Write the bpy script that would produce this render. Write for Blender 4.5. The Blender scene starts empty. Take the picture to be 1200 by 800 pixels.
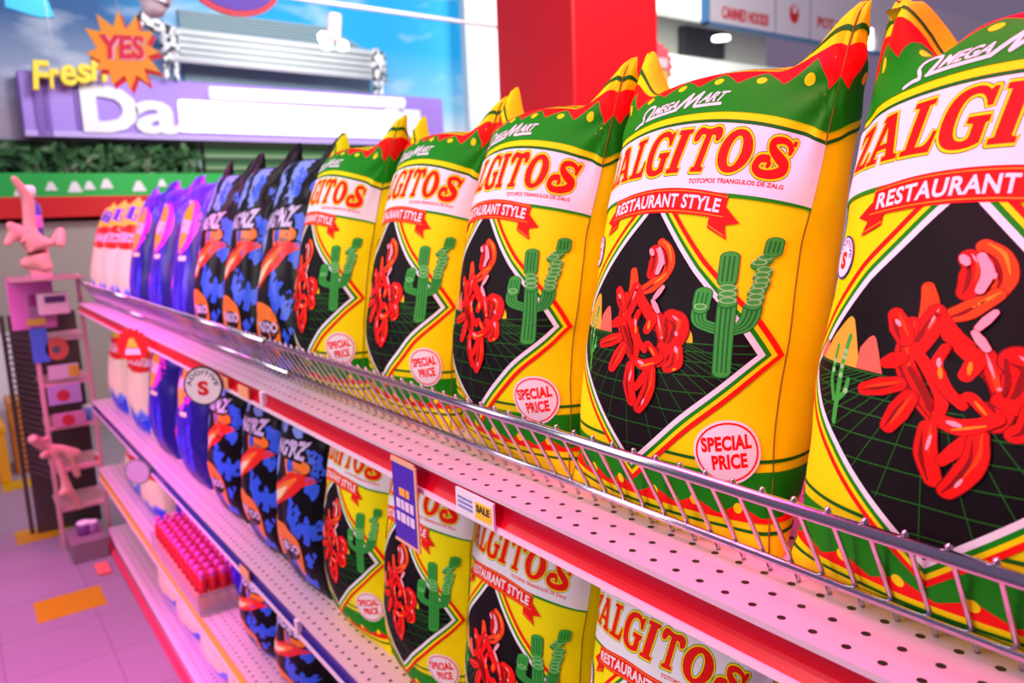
import bpy, bmesh, math, random
import numpy as np
from mathutils import Vector, Matrix
from mathutils.geometry import tessellate_polygon

# ------------------------------------------------------------------ frame, units
# layout unit h = 0.30 m ; x into the shelf, y along the aisle, z up ; camera at the origin of the layout
U, CAMZ = 0.30, 1.395
FPX = 900.0
def _axes(v1=(-75, 278), v2=(1850, 205), f=FPX):
    a = np.array([v1[0]-600, v1[1]-400, f], float); d = np.array([v2[0]-600, v2[1]-400, f], float)
    a /= np.linalg.norm(a); d -= a*(d@a); d /= np.linalg.norm(d)
    dn = np.cross(a, d)
    if dn[1] < 0: dn = -dn
    return d, a, -dn
AX, AY, AZ = _axes()
def L(x, y, z): return Vector((x*U, y*U, CAMZ+z*U))
def LA(P):
    P = np.asarray(P, float); return P*U+np.array([0, 0, CAMZ])
def _ray(px, py):
    r = np.array([px-600, py-400, FPX], float); return np.array([r@AX, r@AY, r@AZ])
def on_y(px, py, y): r = _ray(px, py); return r*y/r[1]
def on_x(px, py, x): r = _ray(px, py); return r*x/r[0]
FLOOR = -4.65
scene = bpy.context.scene
COL = scene.collection

# ------------------------------------------------------------------ materials
def lin(c):
    c = c.lstrip('#'); v = [int(c[i:i+2], 16)/255 for i in (0, 2, 4)]
    return tuple(x/12.92 if x <= .04045 else ((x+.055)/1.055)**2.4 for x in v)+(1,)
MATS = {}
def mat(name, col, rough=.5, metal=0., emit=None, es=1., bump=0., bscale=400., spec=.5, alpha=None, trans=0., coat=0.):
    m = bpy.data.materials.new(name); m.use_nodes = True
    nt = m.node_tree; b = nt.nodes['Principled BSDF']
    b.inputs['Base Color'].default_value = lin(col); b.inputs['Roughness'].default_value = rough
    b.inputs['Metallic'].default_value = metal; b.inputs['Specular IOR Level'].default_value = spec
    b.inputs['Coat Weight'].default_value = coat
    if emit: b.inputs['Emission Color'].default_value = lin(emit); b.inputs['Emission Strength'].default_value = es
    if alpha is not None: b.inputs['Alpha'].default_value = alpha
    b.inputs['Transmission Weight'].default_value = trans
    if bump:
        tc = nt.nodes.new('ShaderNodeTexCoord'); n = nt.nodes.new('ShaderNodeTexNoise'); bp = nt.nodes.new('ShaderNodeBump')
        n.inputs['Scale'].default_value = bscale; n.inputs['Detail'].default_value = 3
        bp.inputs['Strength'].default_value = bump; bp.inputs['Distance'].default_value = .002
        nt.links.new(tc.outputs['Object'], n.inputs['Vector']); nt.links.new(n.outputs['Fac'], bp.inputs['Height'])
        nt.links.new(bp.outputs['Normal'], b.inputs['Normal'])
    MATS[name] = m; return m
def fab(name, col, rough=.62): return mat(name, col, rough, bump=.12, bscale=900, spec=.16)
YEL = fab('print_yellow', '#fff000'); GRN = fab('print_green', '#159210'); DGR = fab('print_dark_green', '#0f6a18')
RED = fab('print_red', '#f8120c'); WHT = fab('print_white', '#f8f1f6'); BLK = fab('print_black', '#0d080b')
ORA = fab('print_orange', '#ff4a12'); PNK = fab('print_pink', '#ffa8b4'); DRD = fab('print_dark_red', '#8c0a0c')
AMB = fab('print_amber', '#ff9a1c'); CG1 = fab('print_cactus', '#3fae3f'); CG2 = fab('print_cactus_dark', '#1d7a35')
CG3 = fab('print_cactus_pale', '#8fd68a'); CHP = fab('print_tortilla', '#f2b53a'); CHR = fab('print_red_tortilla', '#f0705a')
PUR = fab('print_purple', '#3a2a9c'); GRD = fab('print_grid', '#1f6a1c'); SUN = fab('print_sun', '#f4d31a')
FK = mat('foil_black', '#08050c', .34, spec=.2, bump=.1, bscale=60); FBL = mat('foil_blue', '#2f5cf0', .36); FLB = mat('foil_pale_blue', '#8fa8ff', .36)
FOR = mat('foil_orange', '#ff7a1a', .36); FRD = mat('foil_red', '#f01c10', .36); FCR = mat('foil_cream', '#ffe7b8', .36)
FLI = mat('foil_lilac', '#e0c4f4', .36); FGY = mat('foil_grey', '#5a5064', .36)
PB = mat('foil_violet', '#2a0cae', .32, bump=.1, bscale=60); PD = mat('foil_deep_blue', '#140878', .34); PV = mat('foil_bright_violet', '#5c1fd0', .32)
PM = mat('foil_magenta', '#f028d8', .36); PY = mat('foil_gold', '#ffb400', .36); PL = mat('foil_periwinkle', '#3f38f0', .34)
CC = mat('foil_ivory', '#fbe6c8', .4, bump=.1, bscale=60); CY = mat('foil_yellow', '#ffd93a', .4); CB = mat('foil_sea_blue', '#1844f0', .4); CW = mat('foil_pink_white', '#ffc8e0', .4)
CP = mat('foil_purple', '#5038d8', .4)
SEAM = mat('seam_thread', '#806408', .8); SEAMK = mat('dark_seam', '#08060c', .6)
CHROME = mat('chrome', '#d0ccd6', .17, 1.0)
RAILR = mat('red_price_channel', '#c8001e', .3, spec=.35); RAILP = mat('purple_price_channel', '#1e0f84', .25, coat=.4); RAILY = mat('yellow_price_channel', '#ffb62e', .3)
LIP = mat('white_channel_lip', '#f3d3e6', .3)
DARK = mat('dark_gap', '#120d12', .8)
def shelf_material():
    m = mat('perforated_white_steel', '#f4e2ea', .33); nt = m.node_tree; N = nt.nodes; K = nt.links.new; b = N['Principled BSDF']
    g = N.new('ShaderNodeTexCoord'); s = N.new('ShaderNodeSeparateXYZ'); K(g.outputs['Object'], s.inputs[0])
    def mth(op, a, bb=None):
        n = N.new('ShaderNodeMath'); n.operation = op
        for i, v in enumerate((a, bb)):
            if v is None: continue
            if isinstance(v, (int, float)): n.inputs[i].default_value = v
            else: K(v, n.inputs[i])
        return n.outputs[0]
    p = .0847*U
    fx = mth('SUBTRACT', mth('FRACT', mth('DIVIDE', mth('SUBTRACT', s.outputs[0], .05*U-.5*p), p)), .5)
    fy = mth('SUBTRACT', mth('FRACT', mth('DIVIDE', mth('SUBTRACT', s.outputs[1], 1.204*U-.5*p), p)), .5)
    d = mth('SQRT', mth('ADD', mth('MULTIPLY', fx, fx), mth('MULTIPLY', fy, fy)))
    hole = mth('LESS_THAN', d, .13)
    front = mth('GREATER_THAN', s.outputs[0], .012*U)
    mx = N.new('ShaderNodeMix'); mx.data_type = 'RGBA'; mx.inputs[6].default_value = lin('#dfc3d1'); mx.inputs[7].default_value = lin('#1a1013')
    K(mth('MULTIPLY', hole, front), mx.inputs[0]); K(mx.outputs[2], b.inputs['Base Color'])
    return m
STEEL = shelf_material()
PLAIN = mat('white_steel', '#e4d2dc', .35)
GREY = mat('grey_steel', '#8a8088', .45)

# ------------------------------------------------------------------ object helpers
def tag(o, label=None, cat=None, group=None, kind=None):
    if label: o['label'] = label
    if cat: o['category'] = cat
    if group: o['group'] = group
    if kind: o['kind'] = kind
    return o
def thing(name, label, cat, loc=(0, 0, 0), group=None, rz=0):
    o = bpy.data.objects.new(name, None); COL.objects.link(o); o.empty_display_size = .02
    o.location = loc; o.rotation_euler = (0, 0, rz)
    return tag(o, label, cat, group)
def link(name, me, parent=None, loc=(0, 0, 0)):
    o = bpy.data.objects.new(name, me); COL.objects.link(o); o.location = loc
    if parent: o.parent = parent
    return o
def finish(bm, name, mats, parent=None, loc=(0, 0, 0), smooth=False):
    me = bpy.data.meshes.new(name); bm.to_mesh(me); bm.free()
    for m in (mats if isinstance(mats, (list, tuple)) else [mats]): me.materials.append(m)
    if smooth: me.polygons.foreach_set('use_smooth', [True]*len(me.polygons))
    return link(name, me, parent, loc)
def copy_tree(o, parent=None):
    c = o.copy(); COL.objects.link(c)
    if parent: c.parent = parent
    for ch in list(o.children): copy_tree(ch, c)
    return c
def box(bm, lo, hi, bev=0., mi=0):
    r = bmesh.ops.create_cube(bm, size=1.0); vs = r['verts']
    for v in vs: v.co = Vector([lo[i]+(v.co[i]+.5)*(hi[i]-lo[i]) for i in range(3)])
    fs = {f for v in vs for f in v.link_faces}
    for f in fs: f.material_index = mi
    if bev:
        es = {e for v in vs for e in v.link_edges}
        g = bmesh.ops.bevel(bm, geom=list(es), offset=bev, segments=2, affect='EDGES', profile=.5)
        for f in g['faces']: f.material_index = mi
def hbox(bm, lo, hi, bev=0., mi=0): box(bm, L(*lo), L(*hi), bev, mi)
def tube(bm, pts, r, n=8, mi=0, cap=True):
    pts = [Vector(p) for p in pts]; rs = r if isinstance(r, (list, tuple)) else [r]*len(pts)
    rings = []; prev = None
    for i, p in enumerate(pts):
        t = (pts[min(i+1, len(pts)-1)]-pts[max(i-1, 0)]).normalized()
        if prev is None:
            u = t.orthogonal().normalized()
        else:
            u = (prev-t*prev.dot(t)).normalized()
        prev = u; w = t.cross(u)
        rings.append([bm.verts.new(p+(u*math.cos(2*math.pi*k/n)+w*math.sin(2*math.pi*k/n))*rs[i]) for k in range(n)])
    for a, b in zip(rings, rings[1:]):
        for k in range(n):
            f = bm.faces.new((a[k], a[(k+1) % n], b[(k+1) % n], b[k])); f.smooth = True; f.material_index = mi
    if cap:
        bm.faces.new(rings[0][::-1]).material_index = mi; bm.faces.new(rings[-1]).material_index = mi
def lathe(bm, prof, n=20, c=(0, 0, 0), mi=0):
    c = Vector(c); rings = []
    for r, z in prof: rings.append([bm.verts.new(c+Vector((r*math.cos(2*math.pi*k/n), r*math.sin(2*math.pi*k/n), z))) for k in range(n)])
    for a, b in zip(rings, rings[1:]):
        for k in range(n):
            f = bm.faces.new((a[k], a[(k+1) % n], b[(k+1) % n], b[k])); f.smooth = True; f.material_index = mi
    bm.faces.new(rings[0][::-1]).material_index = mi; bm.faces.new(rings[-1]).material_index = mi
def prism(bm, poly, origin, eu, ev, en, t, mi=0, mside=None):
    """closed 2-D outline extruded by t along en (front face at origin plane)"""
    o = Vector(origin); eu = Vector(eu); ev = Vector(ev); en = Vector(en)
    f = [bm.verts.new(o+eu*x+ev*y) for x, y in poly]; b = [bm.verts.new(o+eu*x+ev*y-en*t) for x, y in poly]
    for tri in tessellate_polygon([[Vector((x, y, 0)) for x, y in poly]]):
        bm.faces.new([f[i] for i in tri]).material_index = mi
        bm.faces.new([b[i] for i in reversed(tri)]).material_index = mi if mside is None else mside
    n = len(poly)
    for i in range(n): bm.faces.new((f[i], b[i], b[(i+1) % n], f[(i+1) % n])).material_index = mi if mside is None else mside
    bmesh.ops.recalc_face_normals(bm, faces=bm.faces[:])

# ------------------------------------------------------------------ flat artwork (2-D shapes later laid on a surface)
def cr(pts, k=6):
    """Catmull-Rom sampling"""
    if len(pts) < 3: return [tuple(np.array(pts[0])+(np.array(pts[1])-np.array(pts[0]))*t/4) for t in range(5)] if k > 1 else [tuple(p) for p in pts]
    P = [np.array(p, float) for p in pts]; P = [2*P[0]-P[1]]+P+[2*P[-1]-P[-2]]; out = []
    for i in range(1, len(P)-2):
        for j in range(k):
            t = j/k
            out.append(tuple(.5*(2*P[i]+(P[i+1]-P[i-1])*t+(2*P[i-1]-5*P[i]+4*P[i+1]-P[i+2])*t*t+(3*P[i]-P[i-1]-3*P[i+1]+P[i+2])*t**3)))
    out.append(tuple(P[-2])); return out
def path(s):
    tok = s.split(); i = 0; out = []; cur = None
    while i < len(tok):
        c = tok[i]
        if c in 'ML': cur = (float(tok[i+1]), float(tok[i+2])); out.append(cur); i += 3
        elif c == 'Q':
            a = (float(tok[i+1]), float(tok[i+2])); b = (float(tok[i+3]), float(tok[i+4]))
            for j in range(1, 8):
                t = j/7; out.append(((1-t)**2*cur[0]+2*t*(1-t)*a[0]+t*t*b[0], (1-t)**2*cur[1]+2*t*(1-t)*a[1]+t*t*b[1]))
            cur = b; i += 5
        else: i += 1
    return out
def area(p): return .5*sum(p[i][0]*p[(i+1) % len(p)][1]-p[(i+1) % len(p)][0]*p[i][1] for i in range(len(p)))
def offset_poly(p, d):
    if area(p) < 0: p = p[::-1]
    n = len(p); out = []
    for i in range(n):
        a, b, c = (np.array(p[(i+k) % n], float) for k in (-1, 0, 1))
        e1 = b-a; e2 = c-b; l1 = np.hypot(*e1); l2 = np.hypot(*e2)
        if l1 < 1e-9 or l2 < 1e-9: continue
        n1 = np.array([e1[1], -e1[0]])/l1; n2 = np.array([e2[1], -e2[0]])/l2
        m = n1+n2; q = m@m
        if q < .2: m = n1; s = 1
        else: s = min(2/q, 1.3)
        out.append(tuple(b+m*s*d))
    return out
SX, SY = .58, 1.43            # physical size of one unit of a and of b
class Art:
    def __init__(s): s.bm = bmesh.new(); s.mats = []; s.lay = s.bm.verts.layers.float.new('lay'); s.seq = 0
    def mi(s, m):
        if m not in s.mats: s.mats.append(m)
        return s.mats.index(m)
    def _h(s, layer):
        s.seq += 1; return layer+(s.seq % 40)*.002
    def mesh(s, m, verts, faces, layer):
        h = s._h(layer); vs = []
        for x, y in verts:
            v = s.bm.verts.new((x, y, 0)); v[s.lay] = h; vs.append(v)
        for f in faces:
            ids = list(dict.fromkeys(f))
            if len(ids) < 3: continue
            P = [verts[i] for i in ids]; A = area(P)
            if abs(A) < 1e-10: continue
            if A < 0: ids = ids[::-1]
            try: fc = s.bm.faces.new([vs[i] for i in ids]); fc.material_index = s.mi(m)
            except ValueError: pass
    def poly(s, m, loops, layer):
        if not isinstance(loops[0], list): loops = [loops]
        vs = [p for l in loops for p in l]
        t = tessellate_polygon([[Vector((x*SX, y*SY, 0)) for x, y in l] for l in loops])
        s.mesh(m, vs, t, layer)
    def rect(s, m, a0, a1, b0, b1, layer): s.mesh(m, [(a0, b0), (a1, b0), (a1, b1), (a0, b1)], [(0, 1, 2, 3)], layer)
    def ell(s, m, c, ra, rb, layer, n=28, t0=0, t1=2*math.pi):
        s.poly(m, [(c[0]+ra*math.cos(t0+(t1-t0)*k/n), c[1]+rb*math.sin(t0+(t1-t0)*k/n)) for k in range(n+(t1-t0 < 6))], layer)
    def stroke(s, m, pts, w, layer, ax=SX, by=SY, k=6, grow=0., taper=None):
        """strip of half width w (measured in the metric ax,by) round capped"""
        P = np.array(cr(pts, k), float)*np.array([ax, by]); n = len(P)
        W = np.full(n, w, float)
        if taper is not None: W *= np.interp(np.linspace(0, 1, n), np.linspace(0, 1, len(taper)), taper)
        W += grow
        T = np.gradient(P, axis=0); T /= np.maximum(np.linalg.norm(T, axis=1, keepdims=True), 1e-9); N = np.stack([-T[:, 1], T[:, 0]], 1)
        A = P+N*W[:, None]; B = P-N*W[:, None]; vs = [tuple(p) for p in A]+[tuple(p) for p in B]
        fs = [(i, i+1, n+i+1, n+i) for i in range(n-1)]
        for e, sg in ((0, -1), (n-1, 1)):
            base = len(vs); m8 = 7
            a0 = math.atan2(N[e, 1], N[e, 0])
            vs += [tuple(P[e]+W[e]*np.array([math.cos(a0-sg*math.pi*j/m8), math.sin(a0-sg*math.pi*j/m8)])) for j in range(m8+1)]
            vs.append(tuple(P[e])); fs += [(base+j, base+j+1, len(vs)-1) for j in range(m8)]
        s.mesh(m, [(x/ax, y/by) for x, y in vs], fs, layer)
    def text(s, m, txt, fn, layer, bold=.0, shear=0., space=1.):
        v, f, bb = text_mesh(txt, bold, shear, space)
        s.mesh(m, [fn((x-bb[0])/(bb[1]-bb[0]), (y-bb[2])/(bb[3]-bb[2])) for x, y in v], f, layer)
    def bake(s, na, nb, a0, a1, b0, b1):
        bm = s.bm
        for k in range(1, na):
            bmesh.ops.bisect_plane(bm, geom=bm.verts[:]+bm.edges[:]+bm.faces[:], plane_co=(a0+(a1-a0)*k/na, 0, 0), plane_no=(1, 0, 0), dist=1e-6)
        for k in range(1, nb):
            bmesh.ops.bisect_plane(bm, geom=bm.verts[:]+bm.edges[:]+bm.faces[:], plane_co=(0, b0+(b1-b0)*k/nb, 0), plane_no=(0, 1, 0), dist=1e-6)
        bm.verts.index_update()
        s.ab = np.array([(v.co.x, v.co.y) for v in bm.verts]); s.h = np.array([v[s.lay] for v in bm.verts])
        s.faces = [[v.index for v in f.verts] for f in bm.faces]; s.fm = [f.material_index for f in bm.faces]
        bm.free(); return s
_TX = {}
def text_mesh(txt, bold=0., shear=0., space=1., body=None):
    key = (txt, bold, shear, space)
    if key not in _TX:
        c = bpy.data.curves.new('t', 'FONT'); c.body = txt; c.offset = bold; c.shear = shear; c.space_character = space; c.resolution_u = 3
        o = bpy.data.objects.new('t', c); COL.objects.link(o); bpy.context.view_layer.update()
        me = bpy.data.meshes.new_from_object(o.evaluated_get(bpy.context.evaluated_depsgraph_get()))
        v = [(p.co.x, p.co.y) for p in me.vertices]; f = [list(p.vertices) for p in me.polygons]
        bpy.data.objects.remove(o); bpy.data.curves.remove(c); bpy.data.meshes.remove(me)
        xs = [p[0] for p in v]; ys = [p[1] for p in v]
        _TX[key] = (v, f, (min(xs), max(xs), min(ys), max(ys)))
    return _TX[key]
def sign_text(bm, txt, origin, eu, ev, en, t, w, h, mi=0, bold=.02, shear=0., space=1.):
    """raised lettering that fills a w x h box"""
    v, f, bb = text_mesh(txt, bold, shear, space); o = Vector(origin); eu = Vector(eu); ev = Vector(ev); en = Vector(en)
    def pt(x, y, d): return o+eu*((x-bb[0])/(bb[1]-bb[0])*w)+ev*((y-bb[2])/(bb[3]-bb[2])*h)+en*d
    F = [bm.verts.new(pt(x, y, t)) for x, y in v]; cnt = {}
    for q in f:
        try: bm.faces.new([F[i] for i in q]).material_index = mi
        except ValueError: continue
        for i in range(len(q)):
            e = (q[i], q[(i+1) % len(q)]); cnt[e] = cnt.get(e, 0)+1
    B = {}
    for (a, b) in list(cnt):
        if (b, a) in cnt: continue
        for i in (a, b):
            if i not in B: B[i] = bm.verts.new(pt(*v[i], 0))
        try: bm.faces.new((F[b], F[a], B[a], B[b])).material_index = mi
        except ValueError: pass

# ------------------------------------------------------------------ the corn chip bag print
CHILI = [('o', [(0.05, 0.628), (0.115, 0.613), (0.15, 0.585), (0.135, 0.565)], 9), ('r', [(0.0, 0.611), (0.03, 0.598), (0.03, 0.575), (0.02, 0.563)], 11), ('o', [(0.13, 0.56), (0.04, 0.537), (-0.025, 0.527)], 9), ('o', [(-0.145, 0.565), (-0.125, 0.542), (-0.13, 0.517)], 8), ('r', [(-0.09, 0.53), (-0.12, 0.499), (-0.15, 0.472)], 11), ('r', [(-0.06, 0.522), (-0.01, 0.499), (0.06, 0.484)], 8), ('r', [(-0.185, 0.51), (-0.19, 0.457), (-0.105, 0.411), (-0.02, 0.381)], 9), ('r', [(-0.16, 0.477), (-0.065, 0.441), (-0.005, 0.409), (-0.01, 0.376)], 6), ('r', [(-0.265, 0.52), (-0.2, 0.487)], 10), ('r', [(-0.27, 0.447), (-0.2, 0.457)], 8), ('r', [(-0.37, 0.399), (-0.19, 0.419)], 9), ('r', [(-0.215, 0.353), (-0.135, 0.401)], 10), ('r', [(-0.025, 0.479), (-0.045, 0.452), (0.01, 0.421), (0.08, 0.401)], 6), ('r', [(0.04, 0.482), (0.1, 0.467), (0.075, 0.444)], 9), ('r', [(0.125, 0.472), (0.17, 0.439), (0.205, 0.406), (0.2, 0.386)], 13), ('r', [(0.24, 0.472), (0.29, 0.462), (0.28, 0.434), (0.255, 0.421)], 17), ('r', [(0.2, 0.416), (0.265, 0.409), (0.315, 0.419)], 7), ('r', [(0.32, 0.409), (0.32, 0.383), (0.28, 0.373)], 10), ('r', [(0.0, 0.376), (0.1, 0.371), (0.21, 0.389)], 8), ('r', [(0.07, 0.404), (0.1, 0.416), (0.16, 0.399), (0.19, 0.391)], 5), ('r', [(-0.035, 0.363), (-0.03, 0.325), (0.005, 0.29)], 10), ('r', [(0.135, 0.366), (0.08, 0.338), (0.035, 0.32)], 6), ('r', [(0.155, 0.363), (0.155, 0.33), (0.11, 0.298), (0.065, 0.278)], 10), ('p', [(0.05, 0.613), (0.085, 0.59), (0.07, 0.565)], 5), ('p', [(0.14, 0.535), (0.09, 0.512)], 4), ('p', [(-0.02, 0.611), (0.0, 0.603)], 4), ('p', [(0.08, 0.505), (0.135, 0.484)], 4)]
CDARK = [('k', [(-0.01, 0.457), (0.05, 0.449), (0.115, 0.436), (0.15, 0.419)], 8), ('k', [(0.025, 0.436), (0.085, 0.426)], 10), ('k', [(0.04, 0.406), (0.105, 0.394), (0.145, 0.391)], 5), ('d', [(-0.15, 0.444), (-0.065, 0.409), (-0.04, 0.391)], 4), ('d', [(0.205, 0.472), (0.225, 0.441), (0.22, 0.424)], 2.5), ('d', [(-0.085, 0.527), (-0.08, 0.525)], 3)]
CHI = [('h', [(-0.25, 0.512), (-0.23, 0.505)], 2.5), ('h', [(-0.04, 0.462), (-0.035, 0.452)], 2.5), ('y', [(-0.03, 0.449), (-0.02, 0.436)], 2.5), ('h', [(0.04, 0.376), (0.085, 0.373)], 3), ('y', [(0.06, 0.366), (0.175, 0.378)], 1.5), ('h', [(0.105, 0.59), (0.115, 0.583)], 2.5), ('h', [(0.295, 0.444), (0.305, 0.439)], 3), ('h', [(0.2, 0.431), (0.205, 0.431)], 2.5), ('h', [(-0.015, 0.353), (-0.025, 0.333)], 2), ('y', [(0.085, 0.462), (0.085, 0.447)], 2.5), ('h', [(0.12, 0.3), (0.1, 0.288)], 2), ('h', [(0.31, 0.414), (0.325, 0.404)], 3), ('y', [(0.32, 0.368), (0.335, 0.371)], 2.5), ('y', [(0.125, 0.409), (0.17, 0.394)], 1.5)]
GLY = {
 'Z': (['M .03 .74 L .06 1 L .98 1 L .98 .92 L .46 .13 L .68 .13 Q .84 .13 .88 .34 L 1 .34 L .96 0 L .02 0 L .02 .08 L .54 .87 L .36 .87 Q .2 .87 .16 .74 Z'], []),
 'A': (['M 0 0 L 0 .1 L .1 .12 L .36 .88 L .28 .9 L .34 1 L .64 1 L .9 .12 L 1 .1 L 1 0 L .56 0 L .56 .1 L .66 .12 L .62 .28 L .33 .28 L .28 .12 L .4 .1 L .4 0 Z'], ['M .37 .4 L .59 .4 L .49 .74 Z']),
 'L': (['M 0 0 L 0 .1 L .16 .12 L .16 .88 L 0 .9 L 0 1 L .64 1 L .64 .9 L .48 .88 L .48 .13 L .66 .13 Q .84 .14 .88 .38 L 1 .38 L .96 0 Z'], []),
 'G': (['M .95 .98 L .95 .66 L .84 .66 Q .76 .89 .56 .89 Q .3 .89 .3 .5 Q .3 .11 .56 .11 Q .66 .11 .69 .18 L .69 .38 L .55 .4 L .55 .51 L 1 .51 L 1 .4 L .94 .38 L .94 .06 Q .75 -.03 .52 -.03 Q 0 -.03 0 .5 Q 0 1.03 .52 1.03 Q .7 1.03 .8 .93 L .86 .98 Z'], []),
 'I': (['M 0 0 L 0 .1 L .2 .12 L .2 .88 L 0 .9 L 0 1 L 1 1 L 1 .9 L .8 .88 L .8 .12 L 1 .1 L 1 0 Z'], []),
 'T': (['M .30 0 L .30 .1 L .40 .12 L .40 .84 Q .32 .88 .24 .85 Q .22 .70 .09 .69 Q -.04 .72 -.02 .88 Q .04 1.06 .26 1.02 Q .48 .96 .64 1.02 Q .9 1.1 1 .94 Q 1.06 .76 .92 .71 Q .8 .7 .8 .8 Q .76 .88 .64 .84 L .64 .12 L .74 .1 L .74 0 Z'], []),
}
EL = lambda cx, cy, rx, ry: [(cx+rx*math.cos(2*math.pi*k/32), cy+ry*math.sin(2*math.pi*k/32)) for k in range(32)]
def clip_seg(p, q, C):
    """clip a segment to a convex counter-clockwise polygon"""
    t0, t1 = 0., 1.; d = (q[0]-p[0], q[1]-p[1]); n = len(C)
    for i in range(n):
        a, b = C[i], C[(i+1) % n]; nx, ny = -(b[1]-a[1]), b[0]-a[0]
        den = nx*d[0]+ny*d[1]; num = nx*(a[0]-p[0])+ny*(a[1]-p[1])
        if abs(den) < 1e-12:
            if num > 0: return None
        elif den > 0: t0 = max(t0, num/den)
        else: t1 = min(t1, num/den)
    return None if t0 >= t1 else ((p[0]+d[0]*t0, p[1]+d[1]*t0), (p[0]+d[0]*t1, p[1]+d[1]*t1))
BTOP = 1.11
def bands(A, back=False):
    zz = [(-1.0, 1.0)]+[(-.93+.155*k, .974 if k % 2 == 0 else 1.026) for k in range(13)]+[(1.0, 1.0)]
    A.poly(GRN, [(-1, .905)]+zz[:0]+[(1, .905)]+zz[::-1], 1); A.poly(RED, zz+[(1, 1.04), (-1, 1.04)], 1)
    for k in range(6): A.ell(YEL, (-.775+.31*k, .985), .034, .0125, 3)
    A.rect(DGR, -1, 1, 1.06, 1.069, 1)
    A.rect(DGR, -1, 1, .881, .889, 1)
    bb = [(-1, .08)]+[(-.93+.155*k, .106 if k % 2 else .08) for k in range(13)]+[(1, .08)]
    A.poly(GRN, bb+[(1, .172), (-1, .172)], 1); A.rect(DGR, -1, 1, .190, .197, 1)
    A.poly(RED, [(-1, .07), (1, .07)]+bb[::-1], 1)
    for k in range(1, 6): A.ell(YEL, (-.78+.31*k, .098), .03, .0115, 3)
    A.rect(DGR, -1, 1, .048, .055, 1)
def chip_art():
    A = Art(); bands(A)
    # nested diamond
    C = (-.03, .42)
    T = [(-.08, .765), (-.52, .60), (-.86, .455), (-1.0, .405), (-.56, .28), (-.03, .105), (.58, .285), (.985, .405), (.82, .475), (.42, .595)]
    dia = lambda s: [(C[0]+(x-C[0])*s, C[1]+(y-C[1])*s) for x, y in T]
    for s, s2, m in ((1, .958, RED), (.958, .925, YEL), (.925, .89, GRN), (.89, .845, WHT)): A.poly(m, [dia(s), dia(s2)], 3)
    A.poly(BLK, dia(.845), 3)
    D = dia(.842); hull = [D[0], D[1], D[2], D[3], D[4], D[5], D[6], D[7], D[8], D[9]]
    if area(hull) < 0: hull = hull[::-1]
    conv = [p for p in hull]
    V = (-.05, .47); ho = .425
    for k in range(1, 8):
        y = ho-.006-.28*(k/8.)**1.6
        s = clip_seg((-1, y), (1, y), conv)
        if s: A.stroke(GRD, [s[0], s[1]], .0015, 6, k=1)
    for k in range(-11, 12):
        xb = V[0]+k*.31
        p = (V[0]+(xb-V[0])*(V[1]-ho)/(V[1]-.1), ho); s = clip_seg(p, (xb, .1), conv)
        if s: A.stroke(GRD, [s[0], s[1]], .0013, 6, k=1)
    s = clip_seg((-1, ho), (1, ho), conv); A.stroke(GRD, [s[0], s[1]], .002, 6, k=1)
    A.ell(SUN, (.33, .426), .082, .034, 6.4, 16, 0, math.pi)
    # tortilla hills and the far cactus
    A.poly(CHR, [(-.80, .428), (-.735, .462), (-.70, .455), (-.68, .428)], 6.2)
    A.poly(CHP, [(-.74, .428)]+cr([(-.66, .468), (-.56, .503), (-.52, .507), (-.49, .492), (-.42, .428)], 4), 6.6)
    A.poly(CHR, [(-.445, .428), (-.435, .462)]+cr([(-.39, .48), (-.36, .484), (-.335, .472), (-.285, .428)], 4), 6.9)
    A.stroke(CG1, [(-.53, .336), (-.54, .404), (-.54, .426)], .0095, 7.2)
    A.stroke(CG1, [(-.56, .37), (-.605, .4), (-.605, .43), (-.6, .455)], .007, 7.2); A.stroke(CG1, [(-.53, .372), (-.49, .385), (-.48, .405)], .0075, 7.2)
    A.stroke(CG1, [(-.54, .43), (-.525, .462), (-.515, .475)], .0085, 7.2)
    for p in ((-.605, .415), (-.605, .43), (-.54, .41), (-.54, .425), (-.535, .44), (-.485, .388), (-.53, .45)): A.ell(CG3, p, .016, .0045, 7.5, 12)
    # chili creature
    KC = {'o': ORA, 'r': RED, 'p': PNK, 'k': BLK, 'd': DRD, 'h': PNK, 'y': AMB}
    lay = 7
    for c, p, w in CHILI:
        w = w*1.1; A.stroke(DRD, p, w*1.1, lay, 225, 790, taper=(.78, 1.05, .85)); A.stroke(KC[c], p, w, lay+.45, 225, 790, taper=(.75, 1.05, .8))
        q = [(x+.012, y+.004) for x, y in p]; q2 = [(x-.018, y-.004) for x, y in p]
        if w >= 9 and c != 'p':
            A.stroke(DRD, q2, w*.24, lay+.95, 225, 790, taper=(.2, 1, .3))
            A.stroke(ORA if c == 'r' else AMB, q[:-1] if len(q) > 2 else q, w*.2, lay+1., 225, 790, taper=(.3, 1, .3))
        if w >= 12 and c != 'p': A.stroke(PNK, [(x+.008, y+.006) for x, y in p[:2]], w*.11, lay+1.5, 225, 790, taper=(.2, 1, .2))
        lay += .7
    for c, p, w in CDARK: A.stroke(KC[c], p, w, 27, 225, 790, taper=(.7, 1, .7))
    for i in (12, 13, 18, 19):
        c, p, w = CHILI[i]; A.stroke(KC[c], p, w, 27.8, 225, 790, taper=(.75, 1.05, .8))
    for c, p, w in CHI: A.stroke(KC[c], p, w, 28.6, 225, 790, taper=(.6, 1, .6))
    # sliced cactus
    M = (150, 780)
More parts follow.
